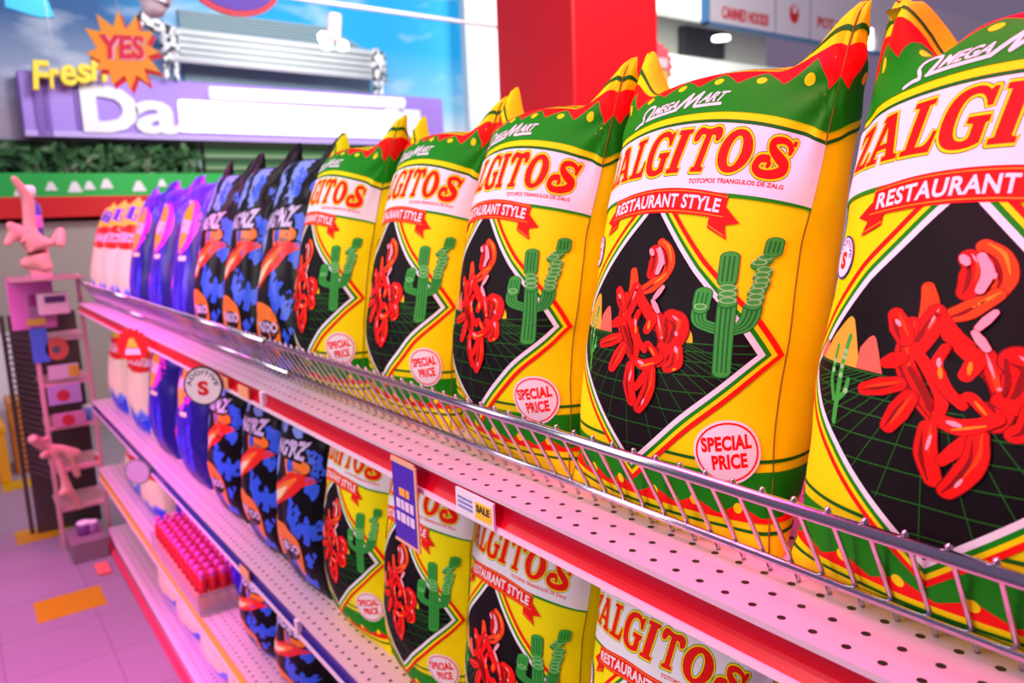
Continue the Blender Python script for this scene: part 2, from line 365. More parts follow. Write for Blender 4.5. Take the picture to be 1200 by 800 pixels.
    def cyl(p, w, l, cap=True, k=6):
        A.stroke(CG2, p, w+1.0, l, *M); A.stroke(CG1, p, w, l+.2, *M)
        for o in (-.55, 0, .5):
            P = np.array(cr(p, 6))*np.array(M); Tn = np.gradient(P, axis=0); Tn /= np.linalg.norm(Tn, axis=1, keepdims=True)
            Q = (P+np.stack([-Tn[:, 1], Tn[:, 0]], 1)*w*o)/np.array(M)
            A.stroke(CG2, [tuple(q) for q in Q], .9, l+.4, *M, k=1)
    cyl([(.605, .505), (.622, .372)], 8.2, 8); cyl([(.447, .5), (.43, .488), (.45, .468), (.56, .457)], 7.5, 7.6)
    cyl([(.65, .455), (.72, .463), (.75, .482), (.755, .5)], 7.5, 7.6)
    cyl([(.572, .602), (.58, .552)], 8.2, 8.4); cyl([(.445, .528), (.437, .505)], 8.5, 8.2); cyl([(.83, .637), (.823, .612)], 8.0, 9.6)
    for (x, y), r in zip([(.605, .512), (.598, .525), (.592, .537), (.435, .498), (.757, .508), (.765, .519), (.762, .53), (.775, .541), (.785, .551), (.778, .562), (.79, .573), (.752, .588), (.782, .599)], [.058]*3+[.05]+[.05]*9):
        A.ell(CG2, (x, y-.004), r*1.05, .0105, 9, 18); A.ell(CG1, (x, y-.0025), r*.98, .009, 9.2, 18); A.ell(CG3, (x, y+.002), r*.95, .0065, 9.3, 18); A.ell(CG1, (x, y+.002), r*.7, .0042, 9.5, 18)
    # white title band
    A.rect(WHT, -1, 1, .737, .881, 5.8); A.rect(GRN, -1, 1, .729, .737, 5.8)
    ext = {'Z': (-.845, -.69), 'A': (-.685, -.445), 'L': (-.425, -.265), 'G': (-.255, -.045), 'I': (-.025, .085), 'T': (.115, .315), 'O': (.335, .56), 'S': (.595, .80)}
    top = lambda a: .869-.006*a*a; bot = lambda a: .776+.027*a*a
    def place(ch, sh=.045):
        a0, a1 = ext[ch]
        def f(x, y):
            a = a0+(a1-a0)*x; return (a+sh*(y-.5)*.6, bot(a)+(top(a)-bot(a))*y)
        return f
    for ch in 'ZALGIT':
        outs, holes = GLY[ch]; f = place(ch)
        o = [(x*SX, y*SY) for x, y in (f(*p) for p in path(outs[0]))]; hs = [[(x*SX, y*SY) for x, y in (f(*p) for p in path(hh))] for hh in holes]
        for d, m, l in ((.0085, DGR, 7), (.0062, YEL, 7.6), (0, RED, 8.2)):
            if d:
                for lp in [o]+hs: A.stroke(m, [(x/SX, y/SY) for x, y in lp+[lp[0]]], d, l, k=1)
            else: A.poly(m, [[(x/SX, y/SY) for x, y in lp] for lp in [o]+hs], l)
    f = place('O'); o = [f(*p) for p in EL(.5, .5, .5, .53)]; i_ = [f(*p) for p in EL(.5, .5, .19, .37)]
    o = [(x*SX, y*SY) for x, y in o]; i_ = [(x*SX, y*SY) for x, y in i_]
    for d, m, l in ((.0085, DGR, 7), (.0062, YEL, 7.6), (0, RED, 8.2)):
        A.poly(m, [[(x/SX, y/SY) for x, y in (offset_poly(o, d) if d else o)], [(x/SX, y/SY) for x, y in (offset_poly(i_, -d) if d else i_)]], l)
    f = place('S')
    sp = [f(*p) for p in [(.90, .74), (.80, .90), (.58, .95), (.36, .86), (.40, .68), (.62, .50), (.86, .32), (.84, .12), (.60, .0), (.26, .01), (.06, .17), (.12, .38), (.32, .42)]]
    sq = [f(*p) for p in [(.34, .40), (.42, .30), (.40, .22)]]; sr = [f(*p) for p in [(.90, .66), (.96, .96)]]
    for g, m, l in ((.0085, DGR, 7), (.0062, YEL, 7.6), (0, RED, 8.2)):
        A.stroke(m, sp, .0135, l, grow=g, taper=(.6, .7, .9, 1.25, 1.3, 1, .9, .9)); A.stroke(m, sq, .007, l, grow=g); A.stroke(m, sr, .007, l, grow=g)
    A.text(RED, 'TOTOPOS TRIANGULOS DE ZALG', lambda x, y: (.175+.62*x, .7525+.0105*y+.010*x), 7, bold=.03)
    # ribbon
    rb = lambda a, t: (.692+.053*t)-.045*(a+.03)**2
    xs = [-.545+1.02*k/20 for k in range(21)]
    tails = [[(-.46, .700), (-.46, .664), (-.585, .645), (-.555, .672), (-.635, .682), (-.55, .708)], [(.385, .700), (.385, .662), (.525, .637), (.495, .668), (.585, .674), (.485, .706)]]
    for t_ in tails: A.poly(RED, t_, 7); A.stroke(AMB, [(t_[1][0], t_[1][1]+.006), (t_[2][0]*.97, t_[2][1]+.008)], .0016, 7.4, k=1)
    A.poly(RED, [(a, rb(a, 0)) for a in xs]+[(a, rb(a, 1)) for a in xs[::-1]], 8)
    for t in (.1, .9): A.stroke(AMB, [(a, rb(a, t)) for a in xs], .0014, 8.4, k=1)
    A.text(WHT, 'RESTAURANT STYLE', lambda x, y: (lambda a: (a, rb(a, .22+.56*y)))(-.515+.955*x), 8.6, bold=.03, space=1.08)
    # store logo: omega + mega + mart, italic and underlined
    lb = lambda x, y: (-.50+.75*x+.02*y, .919+.030*y+.004*x)
    A.stroke(WHT, [lb(.07, -.12), lb(.062, .12), lb(.035, .5), lb(.062, .88), lb(.12, 1.0), lb(.172, .82), lb(.172, .48), lb(.135, .02)], .0055, 7)
    A.stroke(WHT, [lb(-.03, -.30), lb(.02, -.16), lb(.075, -.14)], .005, 7, k=3)
    A.stroke(WHT, [lb(.12, -.08), lb(.4, -.1), lb(.5, -.06)], .0045, 7, k=2)
    A.text(WHT, 'MEGA', lambda x, y: lb(.185+.30*x+.04*y, .08+.62*y), 7, bold=.03)
    A.stroke(WHT, [lb(.50, -.06), lb(.62, .98)], .0055, 7, k=1); A.stroke(WHT, [lb(.62, .98), lb(.60, .02)], .0055, 7, k=1)
    A.stroke(WHT, [lb(.60, .02), lb(.735, .98)], .0055, 7, k=1); A.stroke(WHT, [lb(.735, .98), lb(.70, -.02)], .0055, 7, k=1)
    A.text(WHT, 'ART', lambda x, y: lb(.735+.25*x+.05*y, .12+.75*y), 7, bold=.03)
    A.stroke(WHT, [lb(.71, -.08), lb(.99, -.06)], .0045, 7, k=1)
    # special price spot
    c = (.70, .212)
    A.ell(WHT, c, .205, .0655, 7, 40); A.poly(RED, [EL(c[0], c[1], .19, .0605), EL(c[0], c[1], .178, .0565)], 7.5)
    rot = lambda x, y: (c[0]+x*.17-y*.02, c[1]+y*.042+x*.008)
    A.text(RED, 'SPECIAL', lambda x, y: rot(x*1.74-.87, .08+.72*y), 7.5, bold=.05, space=1.05)
    A.text(RED, 'PRICE', lambda x, y: rot(x*1.22-.56, -.80+.72*y), 7.5, bold=.05, space=1.05)
    # additive seal
    c2 = (-.725, .607)
    A.ell(PUR, c2, .105, .0425, 7, 30); A.ell(WHT, c2, .095, .0385, 7.4, 30)
    A.text(PUR, 'ADDITIVE', lambda x, y: (lambda th, r: (c2[0]+.095*r*math.cos(th), c2[1]+.0385*r*math.sin(th)))(math.pi*(1.02-1.04*x), .62+.28*y), 7.7, bold=.02)
    A.text(RED, 'S', lambda x, y: (c2[0]-.035+.07*x, c2[1]-.024+.034*y), 7.7, bold=.06)
    return A.bake(56, 80, -1, 1, 0, BTOP)
def back_art():
    A = Art(); bands(A, True); return A.bake(56, 80, -1, 1, 0, BTOP)
def splats(A, rnd, m, n, box_, r, layer):
    for _ in range(n):
        c = (rnd.uniform(box_[0], box_[1]), rnd.uniform(box_[2], box_[3])); rr = r*rnd.uniform(.5, 1.3)
        ph = rnd.uniform(0, 6); A.poly(m, [(c[0]+rr*(1+.28*math.sin(3*t+ph)+.15*math.sin(5*t))*math.cos(t)*1.3, c[1]+rr*.55*(1+.28*math.sin(2*t-ph)+.15*math.cos(5*t))*math.sin(t)) for t in [2*math.pi*k/22 for k in range(22)]], layer)
def fire_art():
    A = Art(); r = random.Random(4)
    A.rect(FK, -1, 1, 0, BTOP, 0)
    splats(A, r, FLB, 22, (-.8, .5, .80, 1.02), .085, 1); splats(A, r, FBL, 20, (.25, .85, .3, .95), .075, 1.5)
    splats(A, r, FBL, 9, (-.6, .8, .03, .32), .05, 1.5); splats(A, r, FK, 12, (-.6, .6, .78, 1.0), .03, 2); splats(A, r, FBL, 8, (-.2, .6, .03, .15), .05, 1.5)
    A.poly(FLB, cr([(-.9, .68), (-.55, .62), (-.4, .72), (-.3, .6), (-.6, .5), (-.95, .5)], 5), 2)
    # flame sweep
    A.poly(FRD, cr([(-1, .46), (-.5, .50), (-.1, .56), (.35, .63), (.8, .60), (.55, .56), (.3, .50), (-.1, .44), (-.45, .38), (-.7, .34), (-1, .32)], 5), 3)
    A.poly(FOR, cr([(-1, .44), (-.5, .48), (0, .55), (.4, .60), (.2, .53), (-.2, .44), (-.6, .37), (-1, .34)], 5), 3.5)
    A.poly(FCR, cr([(-1, .43), (-.5, .46), (-.05, .52), (.15, .54), (-.1, .47), (-.55, .39), (-1, .36)], 5), 4)
    A.poly(FOR, cr([(.1, .60), (.0, .67), (.2, .705), (.6, .69), (.65, .64), (.4, .62)], 5), 3); A.ell(FBL, (.18, .65), .09, .035, 3.6)
    A.poly(FOR, cr([(-.95, .3), (-.5, .33), (.0, .34), (.4, .30), (.5, .2), (.42, .09), (.3, .14), (.15, .22), (-.1, .17), (-.5, .12), (-.95, .15)], 5), 3)
    A.poly(FCR, cr([(-1, .3), (-.7, .3), (-.55, .2), (-.8, .1), (-1, .12)], 5), 3.4)
    A.ell(FK, (.15, .215), .30, .05, 3.7)
    A.stroke(FLI, [(-.96, .2), (-.9, .6)], .03, 2.5)
    fn = lambda x, y: (-.95+1.55*x+.05*y, .665+.12*y*(1-.3*math.sin(3.1*x))+.03*x)
    A.text(FK, "DANG'RZ", lambda x, y: (lambda p: (p[0], p[1]))(fn(x*1.04-.02, y*1.3-.15)), 5, bold=.16, shear=.2); A.text(FLI, "DANG'RZ", fn, 5.6, bold=.05, shear=.2)
    A.text(FGY, 'Chips', lambda x, y: (.15+.36*x, .62+.025*y), 5, bold=.02)
    A.text(FLI, 'TABOO', lambda x, y: (-.30+.75*x, .20+.05*y+.01*x), 5, bold=.05, space=1.1)
    A.stroke(FLI, [(-.5, 1.0), (-.75, .93), (-.6, .9)], .014, 4); A.ell(PM, (-.2, .05), .09, .03, 4)
    return A.bake(20, 28, -1, 1, 0, BTOP)
def violet_art():
    A = Art(); r = random.Random(6)
    A.rect(PB, -1, 1, 0, BTOP, 0); A.poly(PV, [(-1, 1.11), (1, 1.11), (1, .84), (.4, .88), (-.2, .82), (-1, .86)], 1); A.rect(PD, .55, 1, 0, .8, 1)
    A.poly(PM, cr([(.3, .90), (.62, .84), (.68, .72), (.45, .6), (.1, .55), (.2, .75), (.3, .9)], 5), 2)
    A.poly(PY, cr([(.12, .89), (.32, .86), (.40, .74), (.22, .60), (-.04, .55), (-.16, .66), (-.10, .80), (.12, .89)], 5), 3)
    A.poly(FLI, [(-.16, .69), (.38, .68), (.40, .76), (-.12, .77)], 3.5)
    A.rect(FCR, .0, .42, .505, .535, 3)
    for k in range(5): A.stroke(PL, [(-.7+.3*k, .44), (-.68+.3*k, .3), (-.72+.3*k, .14)], .05, 1.5, taper=(.4, 1, .5))
    A.poly(PM, [(-.3, .36), (-.22, .42), (-.18, .34), (-.24, .3)], 2); A.ell(FLI, (.0, .88), .06, .014, 3); A.rect(PD, -1, 1, 0, .09, 2)
    return A.bake(16, 22, -1, 1, 0, BTOP)
def ivory_art():
    A = Art()
    A.rect(CC, -1, 1, 0, BTOP, 0); A.rect(CY, -1, 1, .79, BTOP, 1)
    A.poly(CP, [(-.75, .85), (-.05, .85), (-.05, .97), (-.75, .97)], 2); A.poly(CP, [(.1, .85), (.7, .85), (.7, .97), (.1, .97)], 2)
    red = [(-1, .60), (-.6, .575), (-.1, .60), (.4, .575), (1, .60), (1, .80), (.55, .815), (.1, .775), (-.35, .82), (-1, .78)]
    A.poly(FRD, cr(red, 4), 2.4); A.poly(CW, [(-1, .635), (1, .645), (1, .735), (-1, .725)], 3)
    for k in range(9): A.stroke(FRD, [(-.85+.2*k, .65), (-.80+.2*k, .72)], .011, 3.5, k=1)
    A.poly(CB, [(-1, 0), (1, 0), (1, .14), (.72, .2), (.5, .14), (.25, .24), (0, .13), (-.3, .22), (-.55, .14), (-.8, .25), (-1, .16)], 2)
    A.poly(FLB, [(-.95, .17), (-.8, .29), (-.6, .17), (-.3, .26), (0, .16), (.25, .28), (.5, .17), (.72, .24), (1, .16), (1, .12), (-1, .12)], 1.6)
    return A.bake(16, 22, -1, 1, 0, BTOP)

# ------------------------------------------------------------------ pillow bag surface
TH = math.radians(72); PQ = 2.3
def _sect(t0, t1, W, D, n=1501):
    th = np.linspace(t0, t1, n)
    s = np.sign(np.sin(th))*np.abs(np.sin(th))**(2/PQ); m = np.sign(np.cos(th))*np.abs(np.cos(th))**(2/PQ)
    l = np.concatenate([[0], np.cumsum(np.hypot(np.diff(s*W), np.diff(m*D)))]); return l/l[-1]*2-1, s, m
def ss(x, a, b):
    t = np.clip((x-a)/(b-a), 0, 1); return t*t*(3-2*t)
class Pillow:
    def __init__(s, W=.45, D=.25, H=1.43, lean=13.5, seed=0, ears=.05, crease=1.0, fold=0):
        s.W, s.D, s.H = W, D, H; s.lean = math.tan(math.radians(lean)); s.ears = ears; s.crease = crease; s.fold = fold
        s.F = _sect(-TH, TH, W, D); s.B = _sect(2*math.pi-TH, TH, W, D); r = random.Random(seed)
        s.wv = [(r.uniform(1.5, 5), r.uniform(4, 13), r.uniform(0, 6.3), r.uniform(.5, 1)) for _ in range(6)]
        s.ph = r.uniform(0, 6); s.el = 1+r.uniform(-.25, .25); s.er = 1+r.uniform(-.15, .2); s.sw = r.uniform(-.012, .012)
    def p(s, a, b, front=True):
        l, S, N = s.F if front else s.B
        sx = np.interp(a, l, S); n = np.interp(a, l, N); aa = np.abs(a)
        w = s.W*(1-.035*np.sin(np.pi*np.clip(b, 0, 1))+.02*ss(b, .8, 1.05)-.02*ss(1-b, .8, 1)+.05*ss(.10-b, 0, .1)*ss(aa, .5, 1))
        w = w*(1+.012*np.sin(b*17+s.ph)*ss(aa, .7, 1))
        up = np.clip((b-.40)/(BTOP-.40), 0, 1); dn = np.clip((.36-b)/.36, 0, 1)
        d = s.D*(np.sqrt(np.clip(1-up**2.4, 0, 1))*.98+.02)*np.sqrt(np.clip(1-(1-(.10/s.D)**2)*dn**1.6, 0, 1))
        q = np.clip(b-.93, 0, None); zm = np.where(b > .93, .93+.08*(1-np.exp(-q/.08)), b)
        e = ss(aa, .5, .97); ear = np.where(a < 0, s.el, s.er)*s.ears
        z = zm*(1-e)+(b+ear*ss(b, .93, 1.11))*e-.068*np.minimum(a*a, 1)*ss(b, .55, .85)
        c = sum(k[3]*np.sin(k[0]*a*3+k[1]*b*2.2+k[2]) for k in s.wv)/6
        rr = np.hypot(aa-1, (b-1.0)*2.2); an = np.arctan2((1.0-b)*2.2, 1-aa)
        c2 = np.cos(an*9+s.ph)*np.exp(-(rr/.42)**2)*np.clip(rr*5, 0, 1)
        c3 = np.sin(b*46+s.ph+3*a)*ss(aa, .72, 1)*(1-ss(b, .9, 1.05))
        fl = .5*ss(.2-b, 0, .2)*np.cos(a*11+s.ph)
        pk = (.011*c+.013*c2+.0035*c3+.008*fl)*s.crease*(1 if front else -1)
        n = n*d+pk*np.clip(d/s.D, .15, 1)*(1-.7*ss(aa, .93, 1))+.035*ss(.12-b, 0, .12)*ss(aa, .6, 1)
        if s.fold:
            g = np.exp(-((a+.62)/.13)**2)*ss(b, .93, 1.08); n = n+.10*g; z = z+.055*g; z = z-.05*np.exp(-((a+.40)/.09)**2)*ss(b, .93, 1.05)
        z = z*s.H
        return np.stack([-n+z*s.lean, -(sx*w+s.sw*b), z], -1)
    def nrm(s, a, b, front=True):
        e = 2e-3; ac = np.clip(a, -1+e, 1-e); bc = np.clip(b, e, BTOP-e)
        da = s.p(ac+e, bc, front)-s.p(ac-e, bc, front); db = s.p(ac, bc+e, front)-s.p(ac, bc-e, front)
        n = np.cross(da, db); return n/np.maximum(np.linalg.norm(n, axis=-1, keepdims=True), 1e-9)
def build_bag(name, label, cat, group, yc, xb, zb, shape, fart, bart, base, seam_m, na=56, nb=80, lift=.0006, step=.0001, yaw=0., seam=True):
    root = thing(name, label, cat, L(xb, yc, zb), group, math.radians(yaw))
    av = np.linspace(-1, 1, na+1); bv = np.linspace(0, BTOP, nb+1)
    V = []; NN = []; F = []; M = []
    mats = [base]+[m for m in fart.mats]
    if bart is not None:
        for m in bart.mats:
            if m not in mats: mats.append(m)
    A, B = np.meshgrid(av, bv); nv = A.size
    for fr in (True, False):
        P = shape.p(A.ravel(), B.ravel(), fr)*U; n = shape.nrm(A.ravel(), B.ravel(), fr)
        if not fr: n = -n
        # keep the normals outward
        cen = np.array([shape.H*.5*shape.lean*U, 0, 0]); V.append(P); NN.append(n)
    idx = lambda f, i, j: f*nv+i*(na+1)+j
    for f in (0, 1):
        for i in range(nb):
            for j in range(na):
                q = (idx(f, i, j), idx(f, i, j+1), idx(f, i+1, j+1), idx(f, i+1, j))
                F.append(q if f == 0 else q[::-1]); M.append(0)
    for j in range(na):
        F.append((idx(0, nb, j), idx(0, nb, j+1), idx(1, nb, j+1), idx(1, nb, j))); M.append(0)
        F.append((idx(0, 0, j+1), idx(0, 0, j), idx(1, 0, j), idx(1, 0, j+1))); M.append(0)
    off = 2*nv
    for art, fr in ((fart, True), (bart, False)):
        if art is None: continue
        a, b = art.ab[:, 0], art.ab[:, 1]
        n = shape.nrm(a, b, fr)
        if not fr: n = -n
        V.append(shape.p(a, b, fr)*U+n*(lift+step*art.h)[:, None]); NN.append(n)
        mp = [mats.index(m) for m in art.mats]
        for q, k in zip(art.faces, art.fm):
            F.append([i+off for i in q] if fr else [i+off for i in q[::-1]]); M.append(mp[k])
        off += len(a)
    V = np.concatenate(V); NN = np.concatenate(NN)
    me = bpy.data.meshes.new('bag_body'); me.from_pydata(V.tolist(), [], [list(q) for q in F])
    for m in mats: me.materials.append(m)
    me.polygons.foreach_set('material_index', M); me.polygons.foreach_set('use_smooth', [True]*len(F))
    me.normals_split_custom_set_from_vertices(NN.tolist()); me.update()
    link('bag_body', me, root)
    if seam:
        for sd in (-1, 1):
            bm = bmesh.new(); bb = np.linspace(.01, BTOP, 60)
            P = shape.p(np.full(60, float(sd)), bb, True)*U; n = shape.nrm(np.full(60, sd*.985), bb, True)
            tube(bm, [tuple(v) for v in P+n*.0004], .0007, 6); finish(bm, 'seam', seam_m, root, smooth=True)
    return root
ART_CHIP, ART_BACK, ART_FIRE, ART_VIO, ART_IVO = chip_art(), back_art(), fire_art(), violet_art(), ivory_art()
S2, S3, S4 = -2.45, -3.47, -4.42        # tops of the lower shelves
GC = 'yellow tortilla chip bags'; GF = 'black and blue flame chip bags'; GP = 'violet snack bags'; GI = 'ivory snack bags with red bands'
chips_top = [(.735, 1.88, .36, .45, 14.5, 0, 'nearest yellow tortilla chip bag on the top shelf, cut by the right frame edge', 11, 1),
             (1.667, 1.867, .285, .43, 13.2, 0, 'yellow tortilla chip bag on the top shelf, second from the camera', 12, 0),
             (2.55, 1.93, .335, .41, 10, -3, 'yellow tortilla chip bag on the top shelf, pointed ear against the red column', 13, 0),
             (3.44, 1.93, .325, .40, 12.4, 0, 'yellow tortilla chip bag on the top shelf, fourth from the camera', 14, 0),
             (4.27, 1.89, .35, .395, 10.5, 0, 'farthest yellow tortilla chip bag on the top shelf, beside a black flame bag', 15, 0)]
for yc, xb, D_, W_, ln, yw, lab, sd, fold in chips_top:
    build_bag('chip_bag', lab, 'chip bag', GC, yc, xb, -1.0, Pillow(W=W_, D=D_, lean=ln, seed=sd, fold=fold), ART_CHIP, ART_BACK, YEL, SEAM, yaw=yw)
chips_low = [(1.66, 'yellow tortilla chip bag on the second shelf, nearest, at the bottom frame edge'),
             (2.48, 'yellow tortilla chip bag on the second shelf, under the small white price tag'),
             (3.28, 'yellow tortilla chip bag on the second shelf, right behind the hanging purple tag'),
             (4.08, 'farthest yellow tortilla chip bag on the second shelf, beside black flame bags')]
for i, (yc, lab) in enumerate(chips_low):
    build_bag('chip_bag', lab, 'chip bag', GC, yc, 1.86, S2, Pillow(W=.395, H=(1.27, 1.32, 1.35, 1.36)[i], D=.28, seed=30+i, lean=6, ears=-.05), ART_CHIP, ART_BACK, YEL, SEAM)
fl = [(5.09, -1., 'black and blue flame chip bag on the top shelf, nearest, touching the yellow chip bag'), (5.88, -1., 'black and blue flame chip bag on the top shelf, middle of three, tall dark peak'), (6.70, -1., 'black and blue flame chip bag on the top shelf, farthest, beside a violet bag'),
      (4.92, S2, 'black and blue flame chip bag on the second shelf, nearest, touching the yellow chip bag'), (5.70, S2, 'black and blue flame chip bag on the second shelf, middle of its three'), (6.62, S2, 'black and blue flame chip bag on the second shelf, farthest, beside the violet bags'),
      (5.2, S3, 'black and blue flame chip bag on the third shelf, nearest, at the bottom frame edge'), (6.05, S3, 'black and blue flame chip bag on the third shelf beside the violet bags')]
for i, (yc, zb, lab) in enumerate(fl):
    hh = 1.43 if zb == -1 else (1.34 if zb == S2 else .84)
    build_bag('flame_chip_bag', lab, 'chip bag', GF, yc, 1.86, zb, Pillow(W=.385, D=.27, H=hh, seed=50+i, lean=12 if zb == -1 else 6, crease=1.5, ears=.05 if zb == -1 else -.05), ART_FIRE, None, FK, SEAMK, 20, 28, seam=True)
vi = [(7.52, -1., 'violet snack bag on the top shelf, nearest of three, beside the black flame bags'), (8.48, -1., 'violet snack bag on the top shelf, middle of three'), (9.50, -1., 'violet snack bag on the top shelf, farthest of three, beside the ivory bags'),
      (7.75, S2, 'violet snack bag on the second shelf under the round white seal, nearer of two'), (9.0, S2, 'violet snack bag on the second shelf, farther of two, beside the ivory bags'),
      (6.95, S3, 'violet snack bag on the third shelf below the bottle tray, nearer of two'), (8.9, S3, 'violet snack bag on the third shelf behind the bottle tray, farther of two')]
for i, (yc, zb, lab) in enumerate(vi):
    hh = 1.40 if zb == -1 else (1.34 if zb == S2 else .84)
    build_bag('violet_snack_bag', lab, 'snack bag', GP, yc, 1.86 if zb > S3 else 2.02, zb, Pillow(W=.44, D=.26, H=hh, seed=70+i, lean=12 if zb == -1 else 6, crease=1.6, ears=.03 if zb == -1 else -.05), ART_VIO, None, PB, PD, 16, 22)
iv = [(10.42, -1., 'ivory snack bag on the top shelf, nearest, touching the violet bags'), (11.35, -1., 'ivory snack bag on the top shelf, middle of three'), (12.2, -1., 'ivory snack bag on the top shelf, farthest, at the end of the row'),
      (10.3, S2, 'ivory snack bag on the second shelf, nearer of two, beside the violet bag'), (11.6, S2, 'ivory snack bag on the second shelf, farther of two, left of the red starburst'),
      (10.0, S3, 'ivory snack bag on the third shelf, left of the bottle tray'), (11.0, S3, 'ivory snack bag on the third shelf, farther, under the grey ring')]
for i, (yc, zb, lab) in enumerate(iv):
    hh = 1.34 if zb == -1 else (1.30 if zb == S2 else .86)
    build_bag('ivory_snack_bag', lab, 'snack bag', GI, yc, 1.86, zb, Pillow(W=.43, D=.27, H=hh, seed=90+i, lean=12 if zb == -1 else 8, ears=.0), ART_IVO, None, CC, CC, 16, 22)
for i, yc in enumerate((5.7, 6.62, 7.55, 8.5, 9.4)):
    build_bag('ivory_snack_bag', ['ivory snack bag on the bottom deck, nearest the camera', 'ivory snack bag on the bottom deck, second from the camera', 'ivory snack bag on the bottom deck, third from the camera', 'ivory snack bag on the bottom deck, fourth from the camera', 'ivory snack bag on the bottom deck, farthest, beside the grey clutter'][i], 'snack bag', GI, yc, 1.86, S4, Pillow(W=.43, D=.26, H=.74, seed=110+i, lean=3, ears=.0), ART_IVO, None, CC, CC, 16, 22)

# ------------------------------------------------------------------ gondola shelving
Y0, Y1 = -.6, 12.55
def sweep_y(bm, prof, y0, y1, mi=0):
    a = [bm.verts.new(L(x, y0, z)) for x, z in prof]; b = [bm.verts.new(L(x, y1, z)) for x, z in prof]; n = len(prof)
    for i in range(n): bm.faces.new((a[i], b[i], b[(i+1) % n], a[(i+1) % n])).material_index = mi
    bm.faces.new(a[::-1]).material_index = mi; bm.faces.new(b).material_index = mi
    bmesh.ops.recalc_face_normals(bm, faces=bm.faces[:])
def shelf(z, x0, rail_m, lab, lip=.125, joints=()):
    t = thing('gondola_shelf', lab, 'shelf', L(x0, 0, z), 'perforated steel shelves of the aisle fixture')
    bm = bmesh.new(); sweep_y(bm, [(x0, z), (2.72, z), (2.72, z-.03), (x0+.05, z-.03), (x0+.05, z-.018), (x0, z-.018)], Y0, Y1)
    for v in bm.verts: v.co -= t.location
    finish(bm, 'shelf_deck', STEEL, t)
    bm = bmesh.new(); k = 7
    pr = [(x0+.012, z-.0185)]+[(x0+.012+.010*math.sin(math.pi*i/k)-.014*(i/k)**1.3, z-.02-(lip-.038)*i/k) for i in range(k+1)]+[(x0+.045, z-lip+.018), (x0+.045, z-.0185)]
    sweep_y(bm, pr, Y0, Y1)
    for v in bm.verts: v.co -= t.location
    finish(bm, 'price_channel', rail_m, t)
    bm = bmesh.new(); sweep_y(bm, [(x0-.012, z-lip+.017), (x0+.035, z-lip+.017), (x0+.035, z-lip), (x0-.014, z-lip-.003)], Y0, Y1)
    for v in bm.verts: v.co -= t.location
    lo = finish(bm, 'channel_lip', LIP, t)
    for j in joints:
        bm = bmesh.new(); hbox(bm, (x0-.02, j-.025, z-lip+.01), (x0+.02, j+.025, z-.015), .002)
        for v in bm.verts: v.co -= t.location
        finish(bm, 'channel_joint', LIP, t)
    return t
shelf(-1.0, 1.50, RAILR, 'top perforated white shelf with a red price channel', joints=(4.66,))
shelf(S2, 1.53, RAILP, 'second perforated white shelf with a dark purple price channel', joints=(4.48,))
shelf(S3, 1.50, RAILY, 'third white shelf with a yellow price channel', lip=.16)
shelf(S4, 1.53, LIP, 'bottom white deck just above the floor', lip=.06)
def structure(name, bm, m, smooth=False):
    o = finish(bm, name, m, smooth=smooth); o['kind'] = 'structure'; return o
bm = bmesh.new(); hbox(bm, (2.74, Y0, FLOOR), (2.84, Y1, -.35))
tag(finish(bm, 'gondola_back_panel', mat('back_panel', '#3a3238', .7)), 'upright back panel of the shelving behind the bags', 'panel')
bm = bmesh.new(); hbox(bm, (1.53, Y0, FLOOR), (1.60, Y1, S4-.062)); tag(finish(bm, 'kick_plate', mat('kick_mauve', '#b8a0ac', .5)), 'mauve kick plate under the bottom deck along the floor', 'kick plate')
bm = bmesh.new(); hbox(bm, (1.46, Y0, FLOOR), (1.529, Y1, FLOOR+.05), .003); tag(finish(bm, 'bumper_strip', mat('bumper_red', '#d0405e', .45)), 'pinkish red bumper strip where the shelving meets the floor', 'strip')
for i, y in enumerate((.0, 4.64, 9.05, 12.5)):
    bm = bmesh.new(); hbox(bm, (2.66, y-.05, FLOOR), (2.735, y+.05, -.3), .003)
    for z in (-1.0, S2, S3):
        pass
    tag(finish(bm, 'gondola_upright', GREY), ['grey slotted upright at the near end of the shelving', 'grey slotted upright behind the farthest top yellow bag', 'grey slotted upright behind the violet bags', 'grey slotted upright at the far end of the shelving'][i], 'upright', 'uprights of the shelving')

# wire fences along the top shelf
def fence(y0, y1, lab):
    t = thing('wire_fence', lab, 'shelf fence', L(1.65, (y0+y1)/2, -1.0), 'chrome wire fences along the top shelf'); o = t.location
    top = lambda y: L(1.57, y, -.72)-o; bot = lambda y: L(1.705, y, -.945)-o
    bm = bmesh.new(); tube(bm, [top(y0), top(y1)], .0050, 14); finish(bm, 'top_rail', CHROME, t)
    bm = bmesh.new(); tube(bm, [bot(y0), bot(y1)], .0040, 12); finish(bm, 'bottom_rail', CHROME, t)
    n = int(round((y1-y0-.03)/.0889))
    src = None
    for k in range(n+1):
        y = y0+.015+k*.0889
        if src is None:
            bm = bmesh.new(); P = [L(1.745, y, -.997), L(1.738, y, -.985), L(1.724, y, -.955), L(1.590, y, -.725), L(1.574, y, -.697)]
            tube(bm, [p-o-L(0, y, 0)+L(0, 0, 0) for p in P], .0020, 8); bmesh.ops.create_uvsphere(bm, u_segments=8, v_segments=6, radius=.0022, matrix=Matrix.Translation(P[-1]-o-L(0, y, 0)+L(0, 0, 0)))
            src = finish(bm, 'wire', CHROME, t, smooth=True)
            src.location = (0, y*U, 0); w = src
        else:
            w = src.copy(); COL.objects.link(w); w.parent = t; w.location = (0, y*U, 0)
    return t
fence(.12, 4.70, 'chrome wire fence in front of the yellow chip bags')
fence(4.76, 9.06, 'chrome wire fence in front of the flame and violet bags')
fence(9.12, 12.5, 'chrome wire fence at the far end of the top shelf before the ivory bags')

